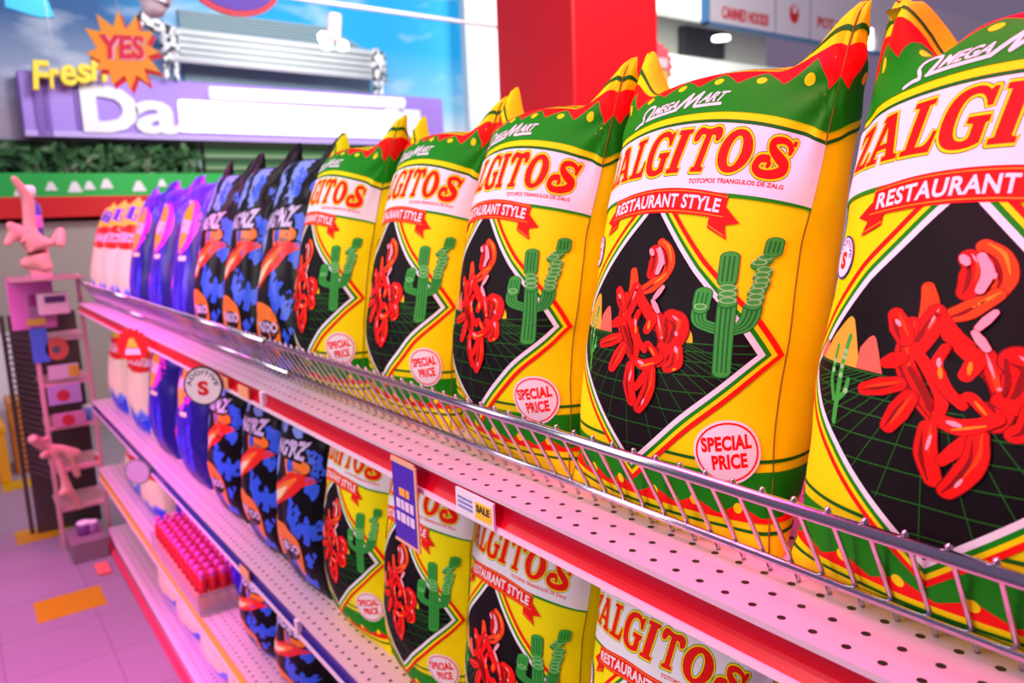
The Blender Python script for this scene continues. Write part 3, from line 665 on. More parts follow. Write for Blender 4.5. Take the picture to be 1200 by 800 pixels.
# ------------------------------------------------------------------ tags and seals on the rails
def disc_art(label, cx, cy, cz, r, ring, face, txt_m, arc, big, name='shelf_seal', rz=-40):
    t = thing(name, label, 'shelf sign', L(cx, cy, cz), None, math.radians(rz))
    bm = bmesh.new(); c = Vector((0, 0, 0))
    prism(bm, [(r*U*math.cos(2*math.pi*k/40), r*U*math.sin(2*math.pi*k/40)) for k in range(40)], c, (1, 0, 0), (0, 0, 1), (0, -1, 0), .003)
    finish(bm, 'disc', ring, t)
    bm = bmesh.new(); prism(bm, [(r*.9*U*math.cos(2*math.pi*k/40), r*.9*U*math.sin(2*math.pi*k/40)) for k in range(40)], (0, -.0008, 0), (1, 0, 0), (0, 0, 1), (0, -1, 0), .0006)
    finish(bm, 'face', face, t)
    if arc:
        bm = bmesh.new(); v, f, bb = text_mesh(arc, .02, 0, 1.1)
        vs = []
        for x, y in v:
            u = (x-bb[0])/(bb[1]-bb[0]); q = (y-bb[2])/(bb[3]-bb[2]); th = math.pi*(1.0-1.0*u); rr = r*U*(.58+.24*q)
            vs.append(bm.verts.new((rr*math.cos(th), -.0012, rr*math.sin(th))))
        for q in f:
            try: bm.faces.new([vs[i] for i in q])
            except ValueError: pass
        finish(bm, 'arc_lettering', FGY if False else mat('seal_ink', '#2a2440', .6), t)
    if big:
        bm = bmesh.new(); sign_text(bm, big, (-.28*r*U, -.0010, -.48*r*U), (1, 0, 0), (0, 0, 1), (0, -1, 0), .0006, .56*r*U, .74*r*U, bold=.05); finish(bm, 'letter', txt_m, t)
    bm = bmesh.new(); box(bm, (r*.2*U, .003, -.02*U), (r*.99*U, .006, .05*U)); finish(bm, 'clip', PLAIN, t)
    return t
SEALW = mat('seal_white', '#f6e3ea', .4); SEALR = mat('seal_red', '#e01018', .4)
disc_art('round white seal with a red letter, clipped to the red rail over the violet bags', 1.355, 5.48, -1.085, .140, mat('seal_dark_ring', '#3a2f3a', .4), SEALW, SEALR, 'ADDITIVE', 'S')
disc_art('small grey ringed round shelf seal before the ivory bags on the third shelf', 1.40, 8.70, -2.53, .14, mat('seal_grey_green', '#6c7a70', .4), mat('seal_lilac', '#c8b0d0', .4), SEALR, None, None)
def burst(n, R, r, sx=1., sy=1., ph=0.):
    return [((R if k % 2 == 0 else r)*math.cos(math.pi*k/n+ph)*sx, (R if k % 2 == 0 else r)*math.sin(math.pi*k/n+ph)*sy) for k in range(2*n)]
t = thing('starburst_tag', 'small red starburst shelf tag with a yellow emblem before the ivory bags', 'shelf sign', L(1.37, 7.98, -1.085), None, math.radians(-40))
bm = bmesh.new(); prism(bm, [(x*U, y*U) for x, y in burst(16, .17, .14)], (0, 0, 0), (1, 0, 0), (0, 0, 1), (0, -1, 0), .003); finish(bm, 'card', SEALR, t)
bm = bmesh.new(); prism(bm, [(-.06*U, -.02*U), (.06*U, -.02*U), (.02*U, .07*U), (-.02*U, .07*U)], (0, -.001, 0), (1, 0, 0), (0, 0, 1), (0, -1, 0), .0008); finish(bm, 'emblem', CY, t)
bm = bmesh.new(); prism(bm, [(-.08*U, -.09*U), (.08*U, -.09*U), (.065*U, -.03*U), (-.065*U, -.03*U)], (0, -.001, 0), (1, 0, 0), (0, 0, 1), (0, -1, 0), .0008); finish(bm, 'emblem_base', SEALW, t)
# hanging purple tag
t = thing('hanging_tag', 'purple hanging shelf tag with blurred white lines on the red rail', 'shelf tag', L(1.462, 2.80, -1.03))
bm = bmesh.new(); box(bm, (-.001, -.10*U, -.34*U), (.001, .10*U, .01*U), 0); finish(bm, 'tag_card', mat('tag_purple', '#4428b8', .35), t)
bm = bmesh.new(); box(bm, (-.0022, -.115*U, -.352*U), (-.0002, -.10*U, .02*U)); box(bm, (-.0022, -.10*U, -.352*U), (-.0002, .10*U, -.34*U)); box(bm, (-.0022, -.10*U, .008*U), (-.0002, .10*U, .03*U)); finish(bm, 'tag_edge', mat('tag_edge', '#f0b890', .4), t)
TAGW = mat('tag_white', '#efd9f4', .4)
for nm, z0, hgt, m, ws in (('tag_heading', -.135, .035, RAILY, (.05, .03)), ('tag_lettering', -.195, .042, TAGW, (.035, .025, .035, .03)), ('tag_lettering', -.255, .042, TAGW, (.03, .04, .025, .035))):
    bm = bmesh.new(); y = (sum(ws)+.008*(len(ws)-1))/2
    for w in ws:
        box(bm, (-.0016, (y-w)*U, z0*U), (-.0008, y*U, (z0+hgt)*U), .0002); y -= w+.008
    finish(bm, nm, m, t)
# price tag in the channel
t = thing('price_tag', 'white price tag with a yellow sale patch in the red rail', 'price tag', L(1.478, 2.285, -1.065))
bm = bmesh.new(); box(bm, (-.001, -.125*U, -.05*U), (.0015, .125*U, .05*U), 0); finish(bm, 'tag_card', mat('tag_paper', '#f4ebf4', .4), t)
bm = bmesh.new(); box(bm, (-.0016, -.112*U, -.035*U), (-.0008, -.01*U, .03*U)); finish(bm, 'sale_patch', RAILY if False else mat('sale_yellow', '#ffd21c', .4), t)
bm = bmesh.new(); sign_text(bm, 'SALE', (-.0018, -.018*U, -.008*U), (0, -1, 0), (0, 0, 1), (-1, 0, 0), .0003, .085*U, .03*U, bold=.05); finish(bm, 'sale_lettering', mat('tag_ink', '#5a4030', .5), t)
bm = bmesh.new()
for z in (.018, 0, -.018): box(bm, (-.0014, .01*U, (z-.005)*U), (-.0009, .11*U, (z+.005)*U))
finish(bm, 'small_print', mat('tag_ink_blue', '#8a90c8', .5), t)
for y, x0, z, lab in ((4.98, 1.478, -1.065, 'small orange label in the red rail near its joint'), (5.42, 1.478, -1.065, 'pale orange label in the red rail just right of the round seal'), (5.48, 1.508, S2-.065, 'small orange label in the purple rail of the second shelf')):
    bm = bmesh.new(); hbox(bm, (x0-.006, y-.10, z-.035), (x0+.004, y+.10, z+.035)); tag(finish(bm, 'rail_label', mat('label_orange', '#ffab70', .4)), lab, 'label', 'orange labels in the price channels')

# ------------------------------------------------------------------ tray of capped bottles on the third shelf
t = thing('bottle_tray', 'clear plastic tray holding rows of pink capped bottles', 'tray', L(1.68, 7.85, S3))
TR = mat('clear_tray', '#d8c8d4', .2, alpha=.35)
bm = bmesh.new(); a, b = (-.20*U, -.93*U, .003), (.20*U, .93*U, .012); box(bm, a, b); finish(bm, 'tray_floor', TR, t)
for nm, lo, hi in (('tray_wall', (-.21, -.95, .0), (-.20, .95, .22)), ('tray_wall', (.20, -.95, .0), (.21, .95, .22)), ('tray_wall', (-.21, -.96, .0), (.21, -.945, .22)), ('tray_wall', (-.21, .945, .0), (.21, .96, .22))):
    bm = bmesh.new(); box(bm, (lo[0]*U, lo[1]*U, .002), (hi[0]*U, hi[1]*U, hi[2]*U)); finish(bm, nm, TR, t)
CAP = mat('pink_cap', '#ff4fc4', .3); BOT = mat('red_bottle', '#f0102c', .25, coat=.3); BOR = mat('orange_bottle_base', '#ff7a28', .3)
proto = thing('capped_bottle', 'red bottle with a pink cap in the clear tray', 'bottle', L(1.545, 7.0, S3)+Vector((0, 0, .0125)), 'pink capped bottles in the tray')
bm = bmesh.new(); lathe(bm, [(.0115, 0), (.0125, .002), (.0125, .034)], 12); finish(bm, 'bottle_base', BOR, proto)
bm = bmesh.new(); lathe(bm, [(.0125, .034), (.0128, .07), (.011, .082), (.008, .088)], 12); finish(bm, 'bottle_body', BOT, proto)
bm = bmesh.new(); lathe(bm, [(.0095, .086), (.0098, .102), (.0075, .106), (.003, .107)], 12); finish(bm, 'cap', CAP, proto)
rows = ['first row', 'second row', 'third row', 'last row']
for i in range(4):
    for j in range(12):
        o = proto if (i == 0 and j == 0) else copy_tree(proto)
        o.location = L(1.545+i*.092, 6.99+j*.156, S3)+Vector((0, 0, .0125))
        o['label'] = 'pink capped bottle in the clear tray, %s from the aisle, %s from the camera' % (rows[i], ['first', 'second', 'third', 'fourth', 'fifth', 'sixth', 'seventh', 'eighth', 'ninth', 'tenth', 'eleventh', 'last'][j])

# ------------------------------------------------------------------ floor and walls
def floor_material():
    m = mat('floor_tiles', '#d8cbd6', .38); nt = m.node_tree; N = nt.nodes; K = nt.links.new; b = N['Principled BSDF']
    g = N.new('ShaderNodeTexCoord'); br = N.new('ShaderNodeTexBrick'); br.offset = 0; br.inputs['Scale'].default_value = 1/.3048
    br.inputs['Color1'].default_value = lin('#96909a'); br.inputs['Color2'].default_value = lin('#908a94'); br.inputs['Mortar'].default_value = lin('#7c747e')
    br.inputs['Mortar Size'].default_value = .008; br.inputs['Brick Width'].default_value = 1; br.inputs['Row Height'].default_value = 1
    K(g.outputs['Object'], br.inputs['Vector']); K(br.outputs['Color'], b.inputs['Base Color']); return m
bm = bmesh.new(); box(bm, (-3.2, -2.5, -.1), (13, 12.5, 0)); fl_ = floor_material()
for y in (4.7, 7.72, 10.75, 13.72, 16.76, 19.8):
    lo = L(.40, y-.33, FLOOR); hi = L(1.16, y+.33, FLOOR); q = [bm.verts.new((x, yy, .0006)) for x, yy in ((lo.x, lo.y), (hi.x, lo.y), (hi.x, hi.y), (lo.x, hi.y))]
    bm.faces.new(q).material_index = 1
fo = finish(bm, 'floor', [fl_, mat('yellow_floor_tile', '#b8a000', .4)]); fo['kind'] = 'structure'
bm = bmesh.new(); lo = L(1.20, 11.35, FLOOR); hi = L(1.36, 11.75, FLOOR); box(bm, (lo.x, lo.y, .0005), (hi.x, hi.y, .012), .002); tag(finish(bm, 'floor_card', mat('card_coral', '#f07868', .5)), 'small coral pink card lying on the floor beside the shelving', 'card')

YW = 22.0
def W(px, py, y=YW): return on_y(px, py, y)
def sky_wall():
    m = mat('sky_mural', '#1aa7dc', .7); nt = m.node_tree; N = nt.nodes; K = nt.links.new; b = N['Principled BSDF']
    g = N.new('ShaderNodeTexCoord'); mp = N.new('ShaderNodeMapping'); mp.inputs['Scale'].default_value = (.9, 1, 2.2); K(g.outputs['Object'], mp.inputs[0])
    s = N.new('ShaderNodeSeparateXYZ'); K(g.outputs['Object'], s.inputs[0])
    n = N.new('ShaderNodeTexNoise'); n.inputs['Scale'].default_value = 1.6; n.inputs['Detail'].default_value = 5; K(mp.outputs[0], n.inputs['Vector'])
    mr = N.new('ShaderNodeMapRange'); mr.inputs[1].default_value = CAMZ+2.6*U; mr.inputs[2].default_value = CAMZ+5.2*U; K(s.outputs[2], mr.inputs[0])
    r = N.new('ShaderNodeValToRGB'); r.color_ramp.elements[0].color = lin('#dfe8f0'); r.color_ramp.elements[1].color = lin('#00a4e0')
    e = r.color_ramp.elements.new(.35); e.color = lin('#7cc4e4'); K(mr.outputs[0], r.inputs[0])
    l = N.new('ShaderNodeValToRGB'); l.color_ramp.elements[0].color = lin('#b9a9bc'); l.color_ramp.elements[1].color = lin('#2f5f94'); e = l.color_ramp.elements.new(.5); e.color = lin('#93a0bc'); K(mr.outputs[0], l.inputs[0])
    mx = N.new('ShaderNodeMapRange'); mx.inputs[1].default_value = 3.8*U; mx.inputs[2].default_value = 6.2*U; K(s.outputs[0], mx.inputs[0])
    mm = N.new('ShaderNodeMix'); mm.data_type = 'RGBA'; K(mx.outputs[0], mm.inputs[0]); K(l.outputs[0], mm.inputs[6]); K(r.outputs[0], mm.inputs[7])
    cl = N.new('ShaderNodeMapRange'); cl.inputs[1].default_value = .52; cl.inputs[2].default_value = .72; cl.inputs[4].default_value = .6; K(n.outputs['Fac'], cl.inputs[0])
    m2 = N.new('ShaderNodeMix'); m2.data_type = 'RGBA'; m2.inputs[7].default_value = lin('#e6eef4'); K(cl.outputs[0], m2.inputs[0]); K(mm.outputs[2], m2.inputs[6])
    K(m2.outputs[2], b.inputs['Base Color']); return m
bm = bmesh.new(); hbox(bm, (-4, YW, FLOOR), (14.55, YW+.4, 10)); structure('wall_back', bm, sky_wall())
bm = bmesh.new(); hbox(bm, (14.55, YW-.3, FLOOR), (17.4, YW+.3, 10)); structure('wall_pier', bm, mat('pier_grey', '#c9d2d8', .7))
bm = bmesh.new(); hbox(bm, (17.4, 32, FLOOR), (45, 32.5, 14)); structure('wall_far', bm, mat('far_wall', '#cfd2c8', .8))
bm = bmesh.new(); hbox(bm, (17.5, 25.0, 8.75), (46, 25.5, 13)); structure('wall_fascia', bm, mat('soffit_white', '#e6e8e0', .8))

# red square column
bm = bmesh.new(); hbox(bm, (8.83, 10, FLOOR), (10.85, 12.15, 11), .01)
tag(finish(bm, 'square_column', mat('column_red', '#e8101c', .45)), 'bright red square column rising behind the yellow chip bags', 'column')

# ------------------------------------------------------------------ dairy counter on the back wall
SGP = mat('sign_lilac', '#a884e4', .5); SGD = mat('sign_violet', '#7d4fb4', .5); SGW = mat('sign_white', '#f6f4f8', .5); SGY = mat('sign_yellow', '#ffdf10', .5)
ey = lambda px, py, y=YW: L(*on_y(px, py, y))
t = thing('department_sign', 'long purple fascia sign with white letters across the back wall', 'sign', L(7.6, YW-.35, 3.0)); o = t.location
bm = bmesh.new(); hbox(bm, (1.95, YW-.7, 2.23), (13.3, YW-.18, 3.70), .01)
for v in bm.verts: v.co -= o
finish(bm, 'fascia_board', SGP, t)
bm = bmesh.new()
for px, w in ((40, .18), (52, .1)):
    p = W(px, 120, YW-.7); hbox(bm, (p[0], YW-.76, 2.25), (p[0]+w, YW-.7, 3.6))
p = W(88, 130, YW-.7); q = W(102, 130, YW-.7); hbox(bm, (p[0], YW-.73, 2.4), (q[0], YW-.7, 3.5))
for v in bm.verts: v.co -= o
finish(bm, 'fascia_stripe', SGD, t)
bm = bmesh.new(); hbox(bm, (1.95, YW-.74, 2.23), (13.3, YW-.70, 2.36))
for v in bm.verts: v.co -= o
finish(bm, 'fascia_trim', mat('trim_lilac', '#c9b0f4', .5), t)
def wall_text(txt, px0, py0, px1, py1, m, nm, par, y=YW-.70, bold=.05, shear=0., d=.10):
    a = W(px0, py1, y); b = W(px1, py0, y); bm = bmesh.new()
    sign_text(bm, txt, L(*a), (1, 0, 0), (0, 0, 1), (0, -1, 0), d*U, (b[0]-a[0])*U, (b[2]-a[2])*U, bold=bold, shear=shear)
    for v in bm.verts: v.co -= par.location
    return finish(bm, nm, m, par)
wall_text('D', 98, 103, 158, 155, SGW, 'letter', t, bold=.05); wall_text('a', 160, 120, 207, 157, SGW, 'letter', t, bold=.03)
for ch, x0, x1, y0, y1 in (('F', 38, 56, 73, 106), ('r', 58, 68, 82, 105), ('e', 71, 87, 78, 101), ('s', 89, 105, 77, 98), ('h', 106, 122, 66, 96)):
    wall_text(ch, x0, y0, x1, y1, SGY, 'script_letter', t, y=YW-.95, bold=.025, shear=.12, d=.2)
# the white letters that run on as one long bar, overbright by added glow
STR = mat('stretched_white', '#ffffff', .35, emit='#ffffff', es=.55)
a = W(212, 160, YW-.74); b = W(448, 125, YW-.74)
bm = bmesh.new(); hbox(bm, (a[0], YW-.80, 2.42), (11.75, YW-.74, 3.22), .02)
for v in bm.verts: v.co -= o
finish(bm, 'stretched_letter', STR, t)
bm = bmesh.new(); tube(bm, [L(6.15, YW-.85, 3.42)-o, L(11.8, YW-.85, 3.46)-o], .16*U, 14); finish(bm, 'stretched_dot', STR, t, smooth=True)
for i, (x0, x1) in enumerate(((452, 468), (473, 492))):
    a = W(x0, 165, YW-.74); b = W(x1, 135, YW-.74); bm = bmesh.new(); hbox(bm, (a[0], YW-.82, 2.42), (b[0], YW-.72, 3.3), .02)
    for v in bm.verts: v.co -= o
    finish(bm, 'letter', SGW, t)
# ribbed awning panel with a stretched cow figure in front
t = thing('ribbed_panel', 'pale ribbed metal panel on the back wall above the purple sign', 'panel', L(8, YW-.2, 4.8)); o = t.location
bm = bmesh.new(); n = 24; x0, x1 = 5.75, 11.1; zt, zb = 5.60, 3.72
for i in range(n):
    z = zb+(zt-zb)*i/n; hbox(bm, (x0, YW-.16, z), (x1-(0 if z < 5.0 else (z-5.0)*2.3), YW-.003, z+(zt-zb)/n*.8), .004)
for v in bm.verts: v.co -= o
finish(bm, 'ribs', mat('rib_grey', '#8fa8b0', .5, .1), t)
cow_m = mat('cow_patches', '#ffffff', .5); nt = cow_m.node_tree; tc = nt.nodes.new('ShaderNodeTexCoord'); nz = nt.nodes.new('ShaderNodeTexNoise'); nz.inputs['Scale'].default_value = 26; rp = nt.nodes.new('ShaderNodeValToRGB')
rp.color_ramp.interpolation = 'CONSTANT'; rp.color_ramp.elements[0].color = lin('#f4f6f8'); rp.color_ramp.elements[1].color = lin('#14181c'); rp.color_ramp.elements[1].position = .53
nt.links.new(tc.outputs['Object'], nz.inputs[0]); nt.links.new(nz.outputs['Fac'], rp.inputs[0]); nt.links.new(rp.outputs[0], nt.nodes['Principled BSDF'].inputs['Base Color'])
def skin(name, pts, edges, m, parent=None, loc=(0, 0, 0), sub=2):
    me = bpy.data.meshes.new(name); me.from_pydata([tuple(p[:3]) for p in pts], edges, []); o = link(name, me, parent, loc)
    me.materials.append(m)
    md = o.modifiers.new('skin', 'SKIN'); md.use_smooth_shade = True
    for v, p in zip(me.skin_vertices[0].data, pts): v.radius = (p[3], p[3])
    me.skin_vertices[0].data[0].use_root = True
    sb = o.modifiers.new('sub', 'SUBSURF'); sb.levels = sub; sb.render_levels = sub
    return o
cow = thing('cow_sculpture', 'black and white cow sculpture whose pale body is stretched out sideways over the purple sign', 'sculpture', L(8.4, YW-.9, 3.75)); o = cow.location
def cowpts(c, s, head):
    g = lambda dx, dz, r, dy=0.: tuple((L(c[0]+dx*.7, YW-.9+dy*.7, c[1]+dz*.7)-o))+(r*.75*U,)
    P = [g(0, 0, .34), g(.1*s, .38, .36), g(.05*s, -.30, .26), g(-.12*s, -.62, .11, -.12), g(-.16*s, -1.05, .10, -.14), g(-.16*s, -1.3, .11, -.14), g(.26*s, -.62, .11, .12), g(.24*s, -1.05, .09, .14), g(.24*s, -1.3, .10, .14)]
    E = [(0, 1), (0, 2), (2, 3), (3, 4), (4, 5), (2, 6), (6, 7), (7, 8)]
    if head:
        P += [g(-.42*s, .55, .24), g(-.78*s, .72, .2), g(-1.05*s, .58, .14), g(-.7*s, 1.0, .06)]; E += [(1, 9), (9, 10), (10, 11), (10, 12)]
    else:
        P += [g(.35*s, .35, .1), g(.42*s, -.2, .05), g(.45*s, -.8, .05)]; E += [(1, 9), (9, 10), (10, 11)]
    return P, E
P, E_ = cowpts((5.22, 4.56), 1, True); skin('front_quarters', P, E_, cow_m, cow)
P, E_ = cowpts((10.95, 4.54), 1, False); skin('hind_quarters', P, E_, cow_m, cow)
bm = bmesh.new()
for z, r in ((4.86, .085), (4.69, .07), (4.53, .075), (4.37, .07), (4.20, .09)):
    tube(bm, [L(5.2, YW-.9, z)-o, L(10.9, YW-.9, z-.06)-o], r*U, 12)
finish(bm, 'stretched_body', mat('cow_white_gloss', '#e8f0f0', .3), cow, smooth=True)
bm = bmesh.new()
for z in (4.775, 4.61, 4.45, 4.285): tube(bm, [L(5.2, YW-.86, z)-o, L(10.9, YW-.86, z-.06)-o], .05*U, 8)
finish(bm, 'stretched_patch', mat('cow_dark_gloss', '#2a3018', .4), cow, smooth=True)
# hedge strip, green price strip, red bumper and lower case
hedge = mat('hedge_green', '#1d4a22', .8); nt = hedge.node_tree; tc = nt.nodes.new('ShaderNodeTexCoord'); nz = nt.nodes.new('ShaderNodeTexNoise'); nz.inputs['Scale'].default_value = 9; nz.inputs['Detail'].default_value = 6; rp = nt.nodes.new('ShaderNodeValToRGB')
rp.color_ramp.elements[0].color = lin('#0d2a14'); rp.color_ramp.elements[0].position = .35; rp.color_ramp.elements[1].color = lin('#9a948c'); rp.color_ramp.elements[1].position = .74; e = rp.color_ramp.elements.new(.56); e.color = lin('#3a6a38')
nt.links.new(tc.outputs['Object'], nz.inputs[0]); nt.links.new(nz.outputs['Fac'], rp.inputs[0]); nt.links.new(rp.outputs[0], nt.nodes['Principled BSDF'].inputs['Base Color'])
rnd = random.Random(3)
bm = bmesh.new()
for i in range(420):
    x = rnd.uniform(.2, 5.75); z = rnd.uniform(1.38, 2.02); y = YW-rnd.uniform(.25, .65); c = L(x, y, z)
    m4 = Matrix.Translation(c) @ Matrix.Rotation(rnd.uniform(0, 6), 4, 'Y') @ Matrix.Rotation(rnd.uniform(-1, 1), 4, 'X') @ Matrix.Diagonal((1, .3, .5, 1))
    bmesh.ops.create_icosphere(bm, subdivisions=1, radius=rnd.uniform(.03, .06), matrix=m4)
hbox(bm, (.2, YW-.12, 1.25), (5.9, YW-.02, 2.2))
tag(finish(bm, 'hedge', hedge), 'dark leafy green hedge strip along the wall under the purple sign', 'hedge', kind='stuff')
t = thing('stretched_hedge', 'streaky green panel that carries the hedge on to the right under the purple sign', 'panel', L(9, YW, 1.8)); o = t.location
bm = bmesh.new()
for i in range(9):
    z = 1.3+.104*i; hbox(bm, (6.0, YW-.35-.02*(i % 3), z), (14.2, YW-.02, z+.10), 0, i % 3)
for v in bm.verts: v.co -= o
finish(bm, 'streaks', [mat('streak_green', '#2f6a34', .6), mat('streak_dark', '#1d4a22', .6), mat('streak_pale', '#7f9a70', .6)], t)
t = thing('display_case', 'low refrigerated case with a green front band and a red bumper along the back wall', 'display case', L(6, YW-1.5, FLOOR)); o = t.location
def part(nm, lo, hi, m, bev=.004):
    bm = bmesh.new(); hbox(bm, lo, hi, bev)
    for v in bm.verts: v.co -= t.location
    return finish(bm, nm, m, t)
part('case_body', (-3, YW-1.6, FLOOR), (14.2, YW-.02, .25), mat('case_grey', '#a8988f', .5)); part('green_band', (-3, YW-1.2, .80), (14.2, YW-.7, 1.36), mat('case_green', '#1fb84a', .5)); part('red_bumper', (-3, YW-1.9, .34), (14.2, YW-1.2, .80), mat('case_red', '#d80c14', .45))
part('back_shelf', (-3, YW-.7, .2), (14.2, YW-.02, 1.0), mat('case_dark', '#5a5048', .6))
for i, (px, py, s) in enumerate(((88, 220, 1), (105, 218, .8), (125, 216, .9), (163, 219, 1), (22, 226, .7), (60, 219, .8), (190, 215, .7))):
    p = W(px, py, YW-1.22); bm = bmesh.new(); prism(bm, [(x*s*U, y*s*U) for x, y in ((-.16, -.1), (.16, -.1), (.05, .14), (-.05, .14))], L(*p), (1, 0, 0), (0, 0, 1), (0, -1, 0), .004)
    tag(finish(bm, 'price_card', SGW), ['white triangular card on the green band behind the pink figure', 'white card right of the triangular card on the green band', 'white card above the ivory bags on the green band', 'white card over the violet bags on the green band', 'small white card at the left end of the green band', 'white card hidden behind the pink figure on the green band', 'small white card on the green band near the flame bags'][i], 'card', 'white cards on the green band')
for i, (x0, x1, z0, z1, m) in enumerate(((-1.5, .4, -.4, -.28, SGW), (-1.5, .5, -.95, -.8, SGW), (-1.5, .45, -.66, -.58, SEALR))):
    bm = bmesh.new(); hbox(bm, (x0, 20.0, z0), (x1+.3, 20.3, z1), .003); tag(finish(bm, 'side_shelf', m), ['upper white shelf edge at the left margin beyond the end rack', 'lower white shelf edge at the left margin beyond the end rack', 'red shelf edge at the left margin beyond the end rack'][i], 'shelf', 'shelf edges at the left margin')

# ------------------------------------------------------------------ hanging things
def hang_star():
    y = 13.0; c = on_y(144, 62, y); t = thing('starburst_sign', 'orange starburst sign with a red edge reading yes, hanging on a thread', 'sign', L(*c))
    pts = [(148, 42, 0)]
    px = [(138, 11), (147, 35), (160, 17), (163, 36), (180, 37), (172, 52), (188, 61), (173, 66), (188, 85), (169, 80), (175, 99), (160, 88), (153, 106), (146, 88), (131, 100), (128, 82), (112, 81), (118, 72), (101, 62), (114, 56), (100, 33), (119, 37), (113, 16), (133, 31)]
    def P(q, dy=0): return on_y(q[0], q[1], y+dy)-c
    o2 = [(P(q)[0]*U, P(q)[2]*U) for q in px]
    bm = bmesh.new(); prism(bm, o2, (0, 0, 0), (1, 0, 0), (0, 0, 1), (0, -1, 0), .012, 0, 0); finish(bm, 'face', mat('star_orange', '#ffac28', .5), t)
    bm = bmesh.new(); prism(bm, [(x+.016, z-.016) for x, z in o2], (0, .013, 0), (1, 0, 0), (0, 0, 1), (0, -1, 0), .012); finish(bm, 'red_edge', mat('star_red', '#f01440', .5), t)
    for m, d, dx, b in ((mat('star_pink', '#ffd8e4', .5), .002, .004, .06), (mat('star_crimson', '#e8184c', .5), .004, 0, .04)):
        a = P((119, 69)); q = P((168, 45)); bm = bmesh.new(); sign_text(bm, 'YES', (a[0]*U+dx, -.001, a[2]*U-dx), (1, 0, .06), (0, 0, 1), (0, -1, 0), d, (q[0]-a[0])*U, (q[2]-a[2])*U*1.0, bold=b, shear=.1); finish(bm, 'lettering', m, t)
    bm = bmesh.new(); tube(bm, [(P((138, 12))[0]*U, .004, P((138, 12))[2]*U), (P((138, 12))[0]*U, .004, 2.0)], .0012, 5); finish(bm, 'thread', mat('thread_white', '#d8d8d8', .5), t)
hang_star()
c = on_y(274, -22, 13.0); t = thing('oval_sign', 'purple oval hanging sign with a red rim, cut by the top edge', 'sign', L(*c))
el = lambda a, b: [(a*U*math.cos(2*math.pi*k/48), b*U*math.sin(2*math.pi*k/48)) for k in range(48)]
bm = bmesh.new(); prism(bm, el(.75, .52), (0, 0, 0), (1, 0, 0), (0, 0, 1), (0, -1, 0), .02); finish(bm, 'rim', mat('oval_red', '#ff3850', .5), t)
bm = bmesh.new(); prism(bm, el(.66, .44), (0, -.004, 0), (1, 0, 0), (0, 0, 1), (0, -1, 0), .003); finish(bm, 'face', mat('oval_purple', '#6a3cd0', .5), t)
# track light
t = thing('track_light', 'white ceiling track with a cylinder spotlight over the back wall', 'lamp', L(*on_y(390, 40, 17))); o = t.location
bm = bmesh.new(); a, b = L(*on_y(250, -16, 17)), L(*on_y(600, 34, 17)); tube(bm, [a-o, b-o], .05*U, 8); finish(bm, 'track', mat('track_pink', '#e8cfd4', .5), t)
p0, p1 = L(*on_y(392, 17, 17)), L(*on_y(391, 47, 17)); bm = bmesh.new(); tube(bm, [p0-o, p1-o], .155*U, 16); finish(bm, 'lamp_barrel', mat('barrel_pink', '#e4bcc8', .5), t)
for q in ((379, 43), (383, 52), (402, 53)):
    pp = L(*on_y(q[0], q[1], 16.8)); bm = bmesh.new(); lathe(bm, [(.02*U, -.12*U), (.11*U, -.08*U), (.12*U, .04*U), (.05*U, .10*U)], 14, pp-o); finish(bm, 'bulb', mat('bulb_glow', '#ffffff', .3, emit='#fff4e8', es=6), t)
for i, (x0, x1, y0, y1) in enumerate(((48, 66, 0, 76),)):
    a, b = L(*on_y(x0-3, -40, 15)), L(*on_y(x1, y1, 15)); bm = bmesh.new(); tube(bm, [a, b], .0016, 5); tag(finish(bm, 'hanging_cable', mat('cable_white', '#e0e4ea', .5)), 'thin white cable hanging above the yellow script letters', 'cable')
c = on_y(36, 8, 16); t_ = [(on_y(*q, 16)-c) for q in ((5, -12), (50, -14), (64, 20), (46, 20), (6, 8))]
bm = bmesh.new(); prism(bm, [(v[0]*U, v[2]*U) for v in t_], L(*c), (1, 0, 0), (0, 0, 1), (0, -1, 0), .03); tag(finish(bm, 'hanging_banner', mat('banner_cyan', '#28b0dc', .5)), 'cyan blue hanging banner in the upper left corner', 'banner')
P = [tuple(L(*on_y(px, py, 15)))+(r*U,) for px, py, r in ((182, -10, .28), (178, 8, .24), (166, -2, .16), (192, 14, .10), (172, 20, .08), (195, -4, .14))]
tag(skin('hanging_figure', P, [(0, 1), (0, 2), (1, 3), (1, 4), (0, 5)], mat('figure_white', '#d8ccd0', .4)), 'pale lumpy figure hanging at the top edge above the starburst', 'figure')

# ------------------------------------------------------------------ right background
t = thing('aisle_sign', 'white hanging aisle sign with a blue frame and red lettering, top right', 'sign', L(*on_y(900, 0, 16))); o = t.location
ys = 16.0
A0 = on_y(831, 25, ys); B0 = on_y(830, -60, ys); x0, x1, z0, z1 = A0[0], on_y(1180, 60, ys)[0], A0[2], B0[2]
bm = bmesh.new(); hbox(bm, (x0, ys, z0), (x1, ys+.25, z1), .004)
for v in bm.verts: v.co -= o
finish(bm, 'sign_box', mat('aisle_sign_white', '#f0ecf2', .5), t)
bm = bmesh.new(); hbox(bm, (x0-.06, ys-.03, z0-.08), (x1, ys+.28, z0), .002); hbox(bm, (x0-.06, ys-.03, z0-.08), (x0, ys+.28, z1), .002)
for v in bm.verts: v.co -= o
finish(bm, 'sign_frame', mat('frame_blue', '#4a86b8', .5), t)
for px in (908, 949):
    q = on_y(px, 20, ys); bm = bmesh.new(); hbox(bm, (q[0]-.03, ys-.02, z0), (q[0]+.03, ys+.01, z1))
    for v in bm.verts: v.co -= o
    finish(bm, 'sign_divider', mat('divider_lilac', '#a09cb8', .5), t)
rm = mat('aisle_red', '#d8283c', .5)
